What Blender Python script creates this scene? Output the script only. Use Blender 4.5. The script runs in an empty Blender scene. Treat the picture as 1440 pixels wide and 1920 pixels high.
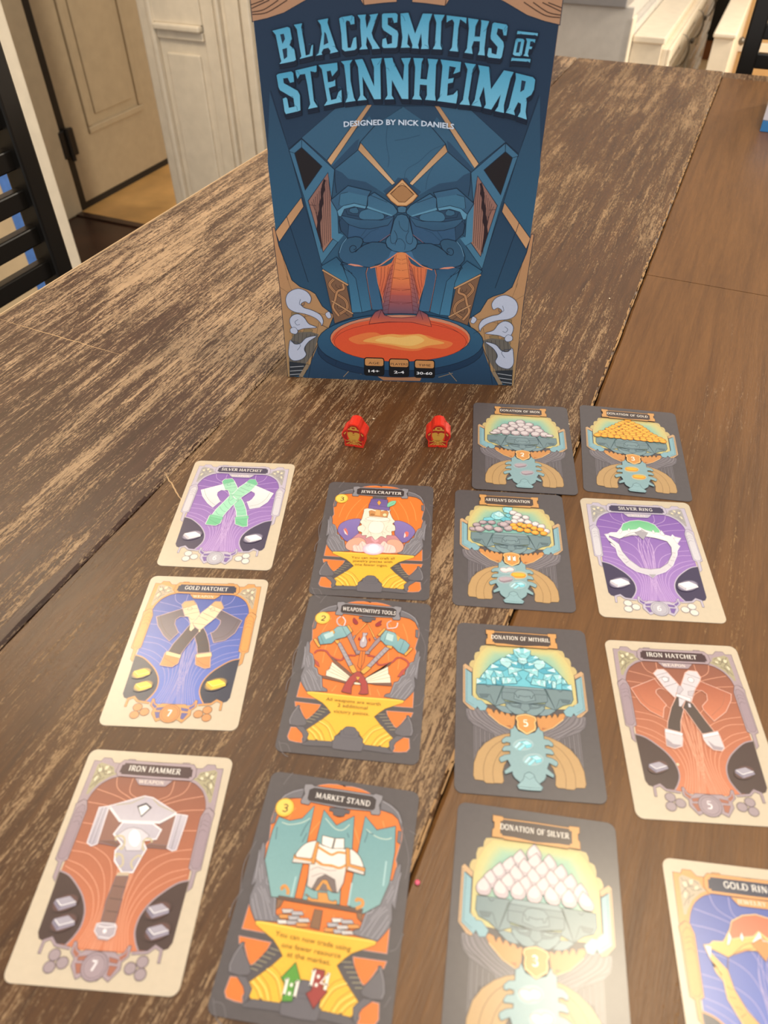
import bpy, bmesh, math, random
from mathutils import Vector, Matrix
from mathutils.geometry import tessellate_polygon
S = bpy.context.scene
COL = S.collection
MM = 0.001

# ------------------------------------------------------------------ camera
cd = bpy.data.cameras.new('camera')
cam = bpy.data.objects.new('camera', cd); COL.objects.link(cam)
cd.sensor_fit = 'VERTICAL'; cd.sensor_height = 36.0
cd.lens = 36.0 * 1368.06 / 1920.0
cd.clip_start = 0.01; cd.clip_end = 50
cam.matrix_world = Matrix(((0.99997663, 0.00683607, 0.0, 0.0),
                           (-0.00476178, 0.69654997, -0.71749248, 0.0),
                           (-0.00490483, 0.71747572, 0.69656625, 0.2954985),
                           (0, 0, 0, 1)))
cd.dof.use_dof = True; cd.dof.focus_distance = 0.53; cd.dof.aperture_fstop = 12.0
S.camera = cam

# ------------------------------------------------------------------ light
w = bpy.data.worlds.new('room_light'); S.world = w; w.use_nodes = True
wn = w.node_tree.nodes; wl = w.node_tree.links
bg = wn['Background']; bg.inputs[0].default_value = (1.0, 0.95, 0.88, 1); bg.inputs[1].default_value = 0.76
S.view_settings.view_transform = 'Standard'; S.view_settings.look = 'None'
S.view_settings.gamma = 1; S.view_settings.use_curve_mapping = False
S.view_settings.exposure = 0.0

def area(name, loc, target, size, energy, color, shape='DISK', sy=None):
    l = bpy.data.lights.new(name, 'AREA'); l.shape = shape; l.size = size
    if sy: l.size_y = sy
    l.energy = energy; l.color = color
    o = bpy.data.objects.new(name, l); COL.objects.link(o)
    o.location = loc
    o.rotation_euler = (Vector(target) - Vector(loc)).to_track_quat('-Z', 'Y').to_euler()
    return o
# pendant lamp over the table, cool window to the left
area('pendant_light', (0.405, 0.338, 1.25), (0.10, 0.30, 0), 0.22, 9.0, (1.0, 0.84, 0.60))
area('window_light', (-2.6, 2.2, 1.3), (-0.1, 0.5, 0), 1.2, 34.0, (0.80, 0.88, 1.0), 'RECTANGLE', 1.4)
area('front_window_light', (-0.9, -2.4, 1.2), (0.0, 0.4, 0.1), 1.4, 34.0, (0.90, 0.95, 1.0), 'RECTANGLE', 1.2)
area('kitchen_light', (2.1, 2.0, 0.7), (0.95, 2.9, -0.3), 0.6, 46.0, (1.0, 0.88, 0.70))
area('hall_light', (-0.9, 1.3, 1.5), (-0.75, 2.4, -0.4), 0.5, 26.0, (1.0, 0.84, 0.62))  # added warm fill aimed at the white partition end, no lamp known there

# ------------------------------------------------------------------ helpers
def lin(c):
    c = c / 255.0
    return c / 12.92 if c <= 0.04045 else ((c + 0.055) / 1.055) ** 2.4
def hx(s):
    return (lin(int(s[0:2], 16)), lin(int(s[2:4], 16)), lin(int(s[4:6], 16)))
def mat(name, color, rough=0.5, spec=0.5, noise=None, metal=0.0, bump=None):
    """plain paint/plastic with a little procedural tone variation"""
    m = bpy.data.materials.new(name); m.use_nodes = True
    nt = m.node_tree; n = nt.nodes; b = n['Principled BSDF']
    b.inputs['Roughness'].default_value = rough; b.inputs['Metallic'].default_value = metal
    b.inputs['Specular IOR Level'].default_value = spec
    c = hx(color)
    sc, amt = noise or (30.0, 0.05)
    tc = n.new('ShaderNodeTexCoord'); nz = n.new('ShaderNodeTexNoise')
    nz.inputs['Scale'].default_value = sc; nz.inputs['Detail'].default_value = 3
    nt.links.new(tc.outputs['Object'], nz.inputs['Vector'])
    r = n.new('ShaderNodeValToRGB')
    r.color_ramp.elements[0].position = 0.3; r.color_ramp.elements[1].position = 0.7
    r.color_ramp.elements[0].color = tuple(max(0, x * (1 - amt)) for x in c) + (1,)
    r.color_ramp.elements[1].color = tuple(min(1, x * (1 + amt)) for x in c) + (1,)
    nt.links.new(nz.outputs['Fac'], r.inputs['Fac']); nt.links.new(r.outputs['Color'], b.inputs['Base Color'])
    if bump:
        bp = n.new('ShaderNodeBump'); bp.inputs['Strength'].default_value = bump; bp.inputs['Distance'].default_value = 0.0005
        nt.links.new(nz.outputs['Fac'], bp.inputs['Height']); nt.links.new(bp.outputs['Normal'], b.inputs['Normal'])
    return m
def print_mat(name, rough, spec):
    m = bpy.data.materials.new(name); m.use_nodes = True
    nt = m.node_tree; n = nt.nodes; b = n['Principled BSDF']
    b.inputs['Roughness'].default_value = rough; b.inputs['Specular IOR Level'].default_value = spec
    a = n.new('ShaderNodeVertexColor'); a.layer_name = 'ink'
    tc = n.new('ShaderNodeTexCoord'); nz = n.new('ShaderNodeTexNoise'); nz.inputs['Scale'].default_value = 900
    nt.links.new(tc.outputs['Object'], nz.inputs['Vector'])
    mr = n.new('ShaderNodeMapRange'); mr.inputs['To Min'].default_value = 0.94; mr.inputs['To Max'].default_value = 1.04
    nt.links.new(nz.outputs['Fac'], mr.inputs['Value'])
    mx = n.new('ShaderNodeVectorMath'); mx.operation = 'SCALE'
    nt.links.new(a.outputs['Color'], mx.inputs[0]); nt.links.new(mr.outputs[0], mx.inputs['Scale'])
    nt.links.new(mx.outputs[0], b.inputs['Base Color'])
    return m
def empty(name, loc, rz=0.0, label=None, cat=None, group=None, kind=None):
    o = bpy.data.objects.new(name, None); COL.objects.link(o); o.empty_display_size = 0.02
    o.location = loc; o.rotation_euler = (0, 0, rz)
    tag(o, label, cat, group, kind); return o
def tag(o, label=None, cat=None, group=None, kind=None):
    if label: o['label'] = label
    if cat: o['category'] = cat
    if group: o['group'] = group
    if kind: o['kind'] = kind
    return o
def obj(name, bm, m, parent=None, smooth=False):
    me = bpy.data.meshes.new(name)
    bmesh.ops.recalc_face_normals(bm, faces=bm.faces)
    bm.to_mesh(me); bm.free()
    if smooth:
        for p in me.polygons: p.use_smooth = True
    me.materials.append(m)
    o = bpy.data.objects.new(name, me); COL.objects.link(o)
    if parent: o.parent = parent
    return o
def box(bm, x0, x1, y0, y1, z0, z1, bev=0.0):
    r = bmesh.ops.create_cube(bm, size=1)
    vs = r['verts']
    for v in vs:
        v.co = Vector(((x0 + x1) / 2 + v.co.x * (x1 - x0), (y0 + y1) / 2 + v.co.y * (y1 - y0), (z0 + z1) / 2 + v.co.z * (z1 - z0)))
    if bev:
        es = list({e for v in vs for e in v.link_edges})
        bmesh.ops.bevel(bm, geom=es, offset=bev, segments=2, profile=0.5, affect='EDGES')
    return bm
def nbox(name, m, parent, *a, bev=0.0):
    bm = bmesh.new(); box(bm, *a, bev=bev); return obj(name, bm, m, parent)
def prism(bm, pts, z0, z1, axis='z'):
    """extrude a 2D outline; axis z: (x,y)->z ; axis y: (x,z)->y ; axis x: (y,z)->x"""
    def mk(p, h):
        return {'z': (p[0], p[1], h), 'y': (p[0], h, p[1]), 'x': (h, p[0], p[1])}[axis]
    a = [bm.verts.new(mk(p, z0)) for p in pts]; b = [bm.verts.new(mk(p, z1)) for p in pts]
    n = len(pts)
    bm.faces.new(a); bm.faces.new(b[::-1])
    for i in range(n):
        bm.faces.new((a[i], b[i], b[(i + 1) % n], a[(i + 1) % n]))
def rrect(x0, x1, y0, y1, r, seg=6):
    out = []
    for cx, cy, a0 in ((x1 - r, y1 - r, 0), (x0 + r, y1 - r, 90), (x0 + r, y0 + r, 180), (x1 - r, y0 + r, 270)):
        for k in range(seg + 1):
            a = math.radians(a0 + 90 * k / seg); out.append((cx + r * math.cos(a), cy + r * math.sin(a)))
    return out

# ------------------------------------------------------------------ room frame: u runs along the table planks, v to the right of it
ANG = math.radians(66.1)
ROOM = Matrix.Rotation(ANG, 4, 'Z')     # local x = u, local y = -v
FLOOR = -0.740
def room(name, label=None, cat=None, kind=None, loc=(0, 0, 0)):
    """empty whose local axes are (u, -v, z); loc given as (u, v, z)"""
    p = ROOM @ Vector((loc[0], -loc[1], loc[2]))
    return empty(name, p, ANG, label, cat, None, kind)
def sbox(name, m, u0, u1, v0, v1, z0, z1, bev=0, parent=None):
    bm = bmesh.new(); box(bm, u0, u1, -v1, -v0, z0, z1, bev=bev)
    o = obj(name, bm, m, parent)
    if not parent:
        o.rotation_euler = (0, 0, ANG); o['kind'] = 'structure'
    return o

M_white = mat('cream_paint', 'e0d4c0', 0.45)
M_white2 = mat('cool_white_paint', 'c9c4bd', 0.4)
M_door = mat('door_paint', 'a8967a', 0.5)
M_jamb = mat('jamb_paint', 'c4b498', 0.5)
M_wall = mat('beige_wall_paint', 'c8b08c', 0.8)
M_tanwall = mat('tan_wall_paint', 'c09a68', 0.8)
M_black = mat('black_chair_lacquer', '161310', 0.35, 0.4)
M_iron_gap = mat('black_iron_and_gap', '1a1510', 0.5)  # hinges, and the black of the shaded gaps around the door
M_darkfloor = mat('dark_wood_floor', '3a241a', 0.35, noise=(6, 0.5))
M_lightfloor = mat('honey_wood_floor', 'c79a5c', 0.35, noise=(9, 0.18))
M_tape = mat('blue_masking_tape', '4c78c0', 0.7, noise=(60, 0.12))
M_knob = mat('pewter_knob', '6a6258', 0.35, metal=0.7)

# ------------------------------------------------------------------ setting
fl = sbox('floor', M_darkfloor, -1.2, 7.5, -3.2, 2.6, FLOOR - 0.03, FLOOR)
tag(fl)
hall = sbox('floor_hall', M_lightfloor, 1.945, 5.0, -2.4, -1.0, FLOOR, FLOOR + 0.003)
thr = sbox('trim_1', M_darkfloor, 1.915, 1.945, -2.03, -1.2, FLOOR, FLOOR + 0.006, bev=0.002)
kit = sbox('floor_kitchen', mat('tan_kitchen_floor', 'd9b98a', 0.5), 2.6, 7.5, -1.0, 2.6, FLOOR, FLOOR + 0.003)

# near left wall that ends in a white casing, with masking tape down its edge
wl_ = sbox('wall_left', M_wall, -1.2, 1.335, -1.60, -1.487, FLOOR, 1.6)
sbox('trim_2', M_white, 1.322, 1.368, -1.61, -1.475, FLOOR, 1.6, bev=0.006)
sbox('baseboard_left', M_white, -1.2, 1.32, -1.487, -1.472, FLOOR, FLOOR + 0.12, bev=0.004)
tp = sbox('tape_strip', M_tape, 1.214, 1.262, -1.4869, -1.4862, FLOOR + 0.12, 0.9, parent=None)
del tp['kind']; tag(tp, 'strip of blue masking tape running up the beige wall beside the white casing', 'tape')

# hall wall with the panelled door
sbox('wall_hall', M_wall, -1.2, 1.865, -2.16, -2.04, FLOOR, 1.6)
sbox('wall_hall_end', M_wall, 2.56, 5.0, -2.16, -2.04, FLOOR, 1.6)
sbox('wall_hall_back', M_wall, 5.0, 5.1, -2.2, -1.0, FLOOR, 1.6)
sbox('trim_3', M_jamb, 1.866, 1.950, -2.12, -2.022, FLOOR, 1.6, bev=0.006)
sbox('trim_4', M_white, 2.49, 2.57, -2.12, -2.022, FLOOR, 1.6, bev=0.006)
d = room('door_1', kind='structure')
bm = bmesh.new()
U0, U1, Z0, Z1 = 1.982, 2.484, FLOOR + 0.022, 1.30
box(bm, U0, U1, 2.031, 2.066, Z0, Z1, bev=0.003)
obj('door_slab', bm, M_door, d)
for (a, b, z0, z1) in ((2.085, 2.385, -0.52, 0.25), (2.085, 2.385, 0.42, 1.18)):
    bm = bmesh.new()
    t = 0.022
    for q in ((a, b, z0, z0 + t), (a, b, z1 - t, z1), (a, a + t, z0 + t, z1 - t), (b - t, b, z0 + t, z1 - t)):
        box(bm, q[0], q[1], 2.022, 2.034, q[2], q[3], bev=0.004)
    obj('panel_moulding', bm, M_door, d)
    nbox('raised_panel', M_door, d, a + 0.05, b - 0.05, 2.025, 2.033, z0 + 0.05, z1 - 0.05, bev=0.004)
nbox('hinge_gap_shade', M_iron_gap, d, 1.950, 1.982, 2.028, 2.06, FLOOR + 0.003, 1.3)  # black strip standing in for the shaded gap at the hinge side
nbox('under_door_shade', M_iron_gap, d, 1.982, 2.484, 2.029, 2.06, FLOOR + 0.003, FLOOR + 0.022)  # shade under the door, put in as a black strip
for zz in (-0.52, 0.55):
    h = nbox('hinge', M_iron_gap, d, 1.938, 2.006, 2.018, 2.03, zz - 0.04, zz + 0.045, bev=0.004)
    bm = bmesh.new(); r = bmesh.ops.create_cone(bm, cap_ends=True, segments=12, radius1=0.008, radius2=0.008, depth=0.1)
    for v in bm.verts: v.co += Vector((1.970, 2.014, zz))
    obj('hinge_pin', bm, M_iron_gap, h)

# white panelled end of the partition beyond the table
c = room('wall_back', kind='structure')
nbox('plaster', M_white, c, 2.0, 2.12, 0.72, 1.637, FLOOR, 1.6)
bm = bmesh.new()
for (a, b, th) in ((1.60, 1.637, 0.012), (1.585, 1.602, 0.020), (1.385, 1.425, 0.006), (1.36, 1.372, 0.018), (1.30, 1.345, 0.010), (1.262, 1.29, 0.018), (1.20, 1.24, 0.008)):
    box(bm, 2.0 - th, 2.001, a, b, FLOOR, 1.6, bev=min(0.005, th * 0.4))
obj('casing', bm, M_white, c)
nbox('panel_rail', M_white, c, 1.975, 2.001, 1.428, 1.585, -0.162, -0.145, bev=0.005)
nbox('panel_rail', M_white, c, 1.990, 2.001, 1.428, 1.585, -0.185, -0.163, bev=0.003)
nbox('upper_panel', M_white, c, 1.988, 2.001, 1.425, 1.588, -0.145, 1.6, bev=0.002)
nbox('lower_panel', M_white, c, 1.992, 2.001, 1.45, 1.565, -0.70, -0.22, bev=0.004)

# kitchen units far right
def knob(parent, u, v, z, r=0.016):
    bm = bmesh.new(); bmesh.ops.create_uvsphere(bm, u_segments=12, v_segments=8, radius=r)
    for q in bm.verts: q.co = Vector((q.co.x + u, q.co.y * 0.8 - v - r * 0.9, q.co.z + z))
    obj('knob', bm, M_knob, parent, True)
def bow_handle(parent, u, v, z, ln=0.12):
    bm = bmesh.new(); ring = []
    N = 10
    for i in range(N + 1):
        a = math.pi * i / N
        cz = z - math.cos(a) * ln / 2; off = 0.03 * math.sin(a)
        ring.append([bm.verts.new((u + 0.0035 * math.cos(t), -v - off - 0.0035 * math.sin(t), cz)) for t in (0, 1.57, 3.14, 4.71)])
    for i in range(N):
        for k in range(4):
            bm.faces.new((ring[i][k], ring[i][(k + 1) % 4], ring[i + 1][(k + 1) % 4], ring[i + 1][k]))
    obj('bow_handle', bm, M_knob, parent, True)
def panel_front(parent, name, u0, u1, v, z0, z1, m):
    f = nbox(name, m, parent, u0, u1, -v - 0.018, -v, z0, z1, bev=0.003)
    bm = bmesh.new(); t = 0.045
    for q in ((u0, u1, z0, z0 + t), (u0, u1, z1 - t, z1), (u0, u0 + t, z0 + t, z1 - t), (u1 - t, u1, z0 + t, z1 - t)):
        box(bm, q[0], q[1], -v - 0.028, -v - 0.018, q[2], q[3], bev=0.003)
    obj('frame_rail', bm, m, f); return f
A = room('kitchen_island', 'pale grey kitchen island end panel behind the table to the right of the game box', 'island')
nbox('end_panel', M_white2, A, 2.80, 2.82, 0.378, 1.20, FLOOR, -0.164)
nbox('body', M_white2, A, 2.82, 4.6, 0.40, 1.20, FLOOR, -0.164)
nbox('worktop', mat('grey_worktop', '8f8c8c', 0.3), A, 2.78, 4.62, 0.40, 1.22, -0.164, -0.135, bev=0.004)
nbox('corner_post', M_white, A, 2.80, 2.86, 0.372, 0.40, FLOOR, -0.189, bev=0.004)
for k in range(3):
    f = panel_front(A, 'cabinet_door', 2.87 + 0.44 * k, 3.29 + 0.44 * k, -0.40, FLOOR + 0.08, -0.22, M_white2)
    f.name = 'cabinet_door'
knob(A, 3.22, -0.372, -0.30, 0.022)
B = room('drawer_cabinet', 'cream drawer cabinet with bow handles beside the grey island', 'cabinet')
nbox('body', M_white, B, 2.85, 4.9, 0.276, 0.37, FLOOR, -0.262)
nbox('top_board', M_white, B, 2.84, 4.92, 0.268, 0.37, -0.262, -0.242, bev=0.004)
for k, (u0, u1) in enumerate(((2.88, 3.32), (3.34, 3.78), (3.80, 4.24), (4.26, 4.80))):
    for z0, z1 in ((-0.40, -0.28), (-0.56, -0.42), (-0.72, -0.58)):
        f = panel_front(B, 'drawer', u0, u1, -0.276, z0, z1, M_white)
    bow_handle(B, u0 + 0.32, -0.246, -0.345, 0.1); knob(B, u0 + 0.24, -0.246, -0.385, 0.010)
D = room('oven', 'black oven front between the cream drawer cabinet and the low white cupboard', 'oven')
nbox('body', M_black, D, 5.0, 5.38, 0.17, 0.30, -0.645, 0.4, bev=0.004)
nbox('door', M_black, D, 4.98, 5.0, 0.175, 0.295, -0.64, 0.1, bev=0.004)
nbox('kick_panel', mat('brown_kick_panel', '8a5a30', 0.5), D, 5.0, 5.38, 0.17, 0.30, FLOOR + .004, -0.646)
E_ = room('low_cupboard', 'narrow cream cupboard with one round knob in front of the tan wall', 'cupboard')
nbox('body', M_white, E_, 2.95, 4.2, 0.070, 0.130, FLOOR, -0.25)
nbox('top_board', M_white, E_, 2.94, 4.22, 0.064, 0.135, -0.25, -0.236, bev=0.004)
knob(E_, 3.30, -0.064, -0.32, 0.014)
sbox('wall_right', M_tanwall, 4.3, 4.4, -0.155, 2.6, FLOOR, 1.6)
sbox('baseboard_right', M_white, 4.28, 4.3, -0.155, 2.6, -0.545, -0.505, bev=0.003)
sbox('trim_5', M_tanwall, 4.29, 4.3, -0.155, 2.6, FLOOR, -0.545)
sbox('wall_kitchen', M_white2, 5.4, 5.5, -2.2, -0.3, FLOOR, 1.6)

# ------------------------------------------------------------------ wood
def wood(name, wear, dark, light, tan, warm=0.0, grain=1.0, rough=0.36):
    m = bpy.data.materials.new(name); m.use_nodes = True
    nt = m.node_tree; n = nt.nodes; L = nt.links; b = n['Principled BSDF']
    tc = n.new('ShaderNodeTexCoord')
    def noise(sx, sy, det=4, rgh=0.6, dist=0.0, off=0):
        mp = n.new('ShaderNodeMapping'); mp.inputs['Scale'].default_value = (sx, sy, 1); mp.inputs['Location'].default_value = (off, off * 1.7, off)
        L.new(tc.outputs['Object'], mp.inputs['Vector'])
        z = n.new('ShaderNodeTexNoise'); z.inputs['Scale'].default_value = 1; z.inputs['Detail'].default_value = det
        z.inputs['Roughness'].default_value = rgh; z.inputs['Distortion'].default_value = dist
        L.new(mp.outputs[0], z.inputs['Vector']); return z.outputs['Fac']
    def math_(op, a, c):
        x = n.new('ShaderNodeMath'); x.operation = op
        for i, q in enumerate((a, c)):
            if isinstance(q, (int, float)): x.inputs[i].default_value = q
            else: L.new(q, x.inputs[i])
        return x.outputs[0]
    def ramp(f, p0, p1, c0, c1):
        r = n.new('ShaderNodeValToRGB'); e = r.color_ramp.elements
        e[0].position = p0; e[1].position = p1; e[0].color = c0 + (1,); e[1].color = c1 + (1,)
        L.new(f, r.inputs['Fac']); return r.outputs['Color']
    def mix(f, a, c):
        x = n.new('ShaderNodeMix'); x.data_type = 'RGBA'
        if isinstance(f, (int, float)): x.inputs[0].default_value = f
        else: L.new(f, x.inputs[0])
        L.new(a, x.inputs[6]); L.new(c, x.inputs[7]); return x.outputs[2]
    base = ramp(noise(9 * grain, 170 * grain, 6, 0.65, 0.4), 0.3, 0.72, hx(dark), hx(light))
    fine = noise(60, 900, 4, 0.7, 0.3, 3.1)
    base = mix(math_('MULTIPLY', fine, 0.45), base, ramp(fine, 0.35, 0.65, tuple(x * 0.45 for x in hx(dark)), hx(light)))
    # rubbed-through finish: fibres along the grain, patchy
    fib = noise(60, 900, 5, 0.74, 0.5, 7.7)
    grit = noise(300, 1100, 3, 0.7, 1.0, 1.3)
    patch = noise(5.5, 13, 4, 0.6, 0.8, 5.5)
    big = noise(1.7, 3.5, 2, 0.5, 0.3, 9.1)
    s = math_('ADD', math_('MULTIPLY', fib, 0.85), math_('MULTIPLY', grit, 0.70))
    s = math_('ADD', s, math_('MULTIPLY', patch, 0.42)); s = math_('ADD', s, math_('MULTIPLY', big, 0.35))
    s = math_('ADD', s, math_('MULTIPLY', noise(9, 150, 3, 0.6, 0.3, 4.4), 0.55))
    mr = n.new('ShaderNodeMapRange'); mr.inputs['From Min'].default_value = 1.435 - wear; mr.inputs['From Max'].default_value = 1.535 - wear
    L.new(s, mr.inputs['Value'])
    tanc = ramp(noise(20, 60, 3, 0.6, 0.2, 2.2), 0.35, 0.7, tuple(x * 0.72 for x in hx(tan)), hx(tan))
    colr = mix(mr.outputs[0], base, tanc)
    # few bright scratches at an angle
    L.new(colr, b.inputs['Base Color'])
    rr = n.new('ShaderNodeMapRange'); rr.inputs['To Min'].default_value = rough; rr.inputs['To Max'].default_value = min(1, rough + 0.18)
    L.new(mr.outputs[0], rr.inputs['Value']); L.new(rr.outputs[0], b.inputs['Roughness'])
    b.inputs['Specular IOR Level'].default_value = 0.45
    bp = n.new('ShaderNodeBump'); bp.inputs['Strength'].default_value = 0.35; bp.inputs['Distance'].default_value = 0.0004
    hgt = math_('SUBTRACT', fine, math_('MULTIPLY', mr.outputs[0], 0.7))
    L.new(hgt, bp.inputs['Height']); L.new(bp.outputs['Normal'], b.inputs['Normal'])
    return m
W1 = wood('worn_plank_wood', 0.02, '301c14', '50352a', 'b89a7a')
W2 = wood('half_worn_plank_wood', -0.035, '402a1a', '654528', 'a58766')
W3 = wood('smooth_leaf_wood', -0.225, '5a3a1a', '7b542c', '9a7448', grain=0.8, rough=0.40)

T = room('dining_table', 'worn dark brown plank dining table everything is laid out on', 'table')
def plank(u0, u1, v0, v1, m, z0=-0.032, z1=0.0, name='plank', j=0.0012, seed=1):
    """board with slightly uneven long edges and eased rims"""
    rnd = random.Random(seed)
    N = 90
    bm = bmesh.new()
    def row(v, jit):
        out = []
        for i in range(N + 1):
            u = u0 + (u1 - u0) * i / N
            out.append((u, -(v + rnd.uniform(-jit, jit))))
        return out
    a = row(v0, j); b = row(v1, j); e = 0.0018
    cols = []
    for i in range(N + 1):
        (ua, ya), (ub, yb) = a[i], b[i]
        prof = [(ya, z0), (ya, z1 - e), (ya - e, z1), (yb + e, z1), (yb, z1 - e), (yb, z0)]
        cols.append([bm.verts.new((ua, y, z)) for y, z in prof])
    for i in range(N):
        for k in range(6):
            bm.faces.new((cols[i][k], cols[i + 1][k], cols[i + 1][(k + 1) % 6], cols[i][(k + 1) % 6]))
    bm.faces.new(cols[0]); bm.faces.new(cols[-1][::-1])
    return obj(name, bm, m, T)
plank(-0.42, 1.366, -0.501, -0.2585, W1, seed=3, j=0.0004)
plank(-0.42, 1.366, -0.2578, -0.0340, W2, seed=4, j=0.0004)
plank(-0.42, 0.6405, -0.0333, 0.215, W3, seed=5, j=0.0002)
plank(0.6413, 1.330, -0.0333, 0.215, W3, seed=6, j=0.0002)
plank(-0.42, 0.6405, 0.2155, 0.46, W3, seed=7, j=0.0003)
plank(0.6413, 1.330, 0.2155, 0.46, W3, seed=8, j=0.0003)
nbox('breadboard_end', W2, T, 1.3315, 1.366, -0.46, 0.0335, -0.032, -0.0005, bev=0.001)
nbox('underframe', W1, T, -0.40, 1.34, -0.44, 0.48, -0.034, -0.0325)
for (a, b, c_, d_) in ((-0.34, 1.28, -0.40, -0.375), (-0.34, 1.28, 0.375, 0.40), (-0.34, -0.315, -0.375, 0.375), (1.255, 1.28, -0.375, 0.375)):
    nbox('apron', W1, T, a, b, c_ + 0.02, d_ + 0.02, -0.12, -0.0345)
for a in (-0.36, 1.22):
    for b in (-0.40, 0.36):
        nbox('leg', W1, T, a, a + 0.08, b, b + 0.08, FLOOR, -0.0346, bev=0.006)
# splintered pale edge beside the long joint
bm = bmesh.new(); rnd = random.Random(12)
for i in range(420):
    u = rnd.uniform(-0.1, 1.33); ln = rnd.uniform(0.002, 0.011); wd = rnd.uniform(0.0003, 0.0010)
    y = 0.0340 + rnd.uniform(-0.0004, 0.0014)
    box(bm, u, u + ln, y, y + wd, -0.0006, 0.00012 + rnd.uniform(0, 0.00018))
o = obj('splinter_edge', bm, mat('bare_splintered_wood', 'a5825a', 0.8), T); o['kind'] = 'stuff'
bm = bmesh.new()
box(bm, -0.42, 1.366, 0.5008, 0.5016, -0.004, 0.0002)
obj('rubbed_edge', bm, mat('bare_rubbed_edge', 'd2b48f', 0.6), T)
# long scratch and short nicks on the left board
def scratch(u0, v0, u1, v1, wd, name='scratch'):
    bm = bmesh.new(); N = 14; rnd = random.Random(int(u0 * 1e4)); L_ = []; R_ = []
    du, dv = u1 - u0, v1 - v0; ln = math.hypot(du, dv); nu, nv = -dv / ln, du / ln
    for i in range(N + 1):
        t = i / N; jx = rnd.uniform(-1, 1) * wd * 0.5; ww = wd * (0.25 + 0.75 * math.sin(math.pi * min(1, max(0.05, t))))
        u = u0 + du * t + nu * jx; v = v0 + dv * t + nv * jx
        L_.append(bm.verts.new((u + nu * ww / 2, -(v + nv * ww / 2), 0.00008))); R_.append(bm.verts.new((u - nu * ww / 2, -(v - nv * ww / 2), 0.00008)))
    for i in range(N): bm.faces.new((L_[i], L_[i + 1], R_[i + 1], R_[i]))
    obj(name, bm, M_scr, T)
M_scr = mat('scratched_bare_wood', 'bf9f78', 0.7)
scratch(0.3594, -0.4952, 0.3551, -0.3691, 0.0008)
scratch(0.257, -0.262, 0.238, -0.235, 0.0009); scratch(0.262, -0.236, 0.247, -0.219, 0.0007)

# ------------------------------------------------------------------ chairs
def ladder_chair(name, plane, label, seat_dir, post_u, other, slats, z_top):
    """ladder-back chair; back lies in a vertical plane of the room frame"""
    c = room(name, label, 'chair')
    w_ = 0.026
    def b(nm, s0, s1, d0, d1, z0, z1, bev=0.003):
        # s along the back, d depth measured towards the table
        if plane == 'v': nbox(nm, M_black, c, s0, s1, -d1, -d0, z0, z1, bev=bev)
        else: nbox(nm, M_black, c, d0, d1, -s1, -s0, z0, z1, bev=bev)
    lo, hi = sorted((post_u, other))
    D0 = seat_dir[0]; dr = seat_dir[1]
    def dd(a, bb):
        x, y = D0 + dr * a, D0 + dr * bb
        return (min(x, y), max(x, y))
    b('back_post', post_u - w_ / 2, post_u + w_ / 2, *dd(0, 0.03), FLOOR, z_top)
    b('back_post', other - w_ / 2, other + w_ / 2, *dd(0, 0.03), FLOOR, z_top)
    for z0, z1 in slats:
        b('slat', lo + w_ / 2 - 0.002, hi - w_ / 2 + 0.002, *dd(0.006, 0.020), z0, z1, 0.002)
    b('seat', lo - 0.01, hi + 0.01, *dd(0.03, 0.40), -0.30, -0.265, 0.006)
    for q in (lo, hi):
        b('front_leg', q - 0.016, q + 0.016, *dd(0.36, 0.392), FLOOR, -0.30)
        b('side_stretcher', q - 0.008, q + 0.008, *dd(0.03, 0.36), -0.60, -0.575)
    return c
ladder_chair('dining_chair', 'v', 'black ladder-back chair beside the left edge of the table', (-0.735, 1), 0.625, 0.245,
             [(z, z + 0.0215) for z in (-0.200, -0.160, -0.1210, -0.0790, -0.0370, 0.005, 0.046)], 0.16)
ladder_chair('dining_chair', 'u', 'black ladder-back chair beyond the far right corner of the table', (1.48, 1), -0.006, 0.40,
             [(z, z + 0.0215) for z in (-0.139, -0.099, -0.0585, -0.0180, 0.0225, 0.063)], 0.15)

# ------------------------------------------------------------------ white box with a blue band at the right edge
bx = empty('boxed_game', (0.4702, 0.9797, 0), math.radians(-25), 'white box with a bright blue band around its foot, cut by the right picture edge', 'box')
nbox('lid', mat('white_gloss_card', 'c9c8d4', 0.3), bx, 0.0, 0.16, 0.0, 0.13, 0.013, 0.046, bev=0.001)
nbox('tray', mat('blue_gloss_card', '2f76b4', 0.3), bx, 0.0005, 0.1595, 0.0005, 0.1295, 0.0, 0.013, bev=0.001)
# ------------------------------------------------------------------ printing
M_ink = print_mat('card_print', 0.30, 0.75)
M_boxink = print_mat('box_print', 0.5, 0.25)
def P(s):
    if not isinstance(s, str): return [tuple(p) for p in s]
    return [tuple(float(c) for c in q.split(',')) for q in s.split()]
def catmull(p, closed, n=6):
    m = len(p); out = []
    if m < 3: return p
    for i in range(m if closed else m - 1):
        if closed: a, b, c, d = p[(i - 1) % m], p[i], p[(i + 1) % m], p[(i + 2) % m]
        else: a, b, c, d = p[max(i - 1, 0)], p[i], p[i + 1], p[min(i + 2, m - 1)]
        for k in range(n):
            t = k / n
            out.append(tuple(0.5 * (2 * b[j] + (c[j] - a[j]) * t + (2 * a[j] - 5 * b[j] + 4 * c[j] - d[j]) * t * t + (3 * b[j] - a[j] - 3 * c[j] + d[j]) * t ** 3) for j in (0, 1)))
    if not closed: out.append(p[-1])
    return out
def solve(A, b):
    n = len(b); M = [list(A[i]) + [b[i]] for i in range(n)]
    for i in range(n):
        k = max(range(i, n), key=lambda r: abs(M[r][i])); M[i], M[k] = M[k], M[i]
        for r in range(n):
            if r != i:
                f = M[r][i] / M[i][i]
                for c in range(i, n + 1): M[r][c] -= f * M[i][c]
    return [M[i][n] / M[i][i] for i in range(n)]
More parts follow.
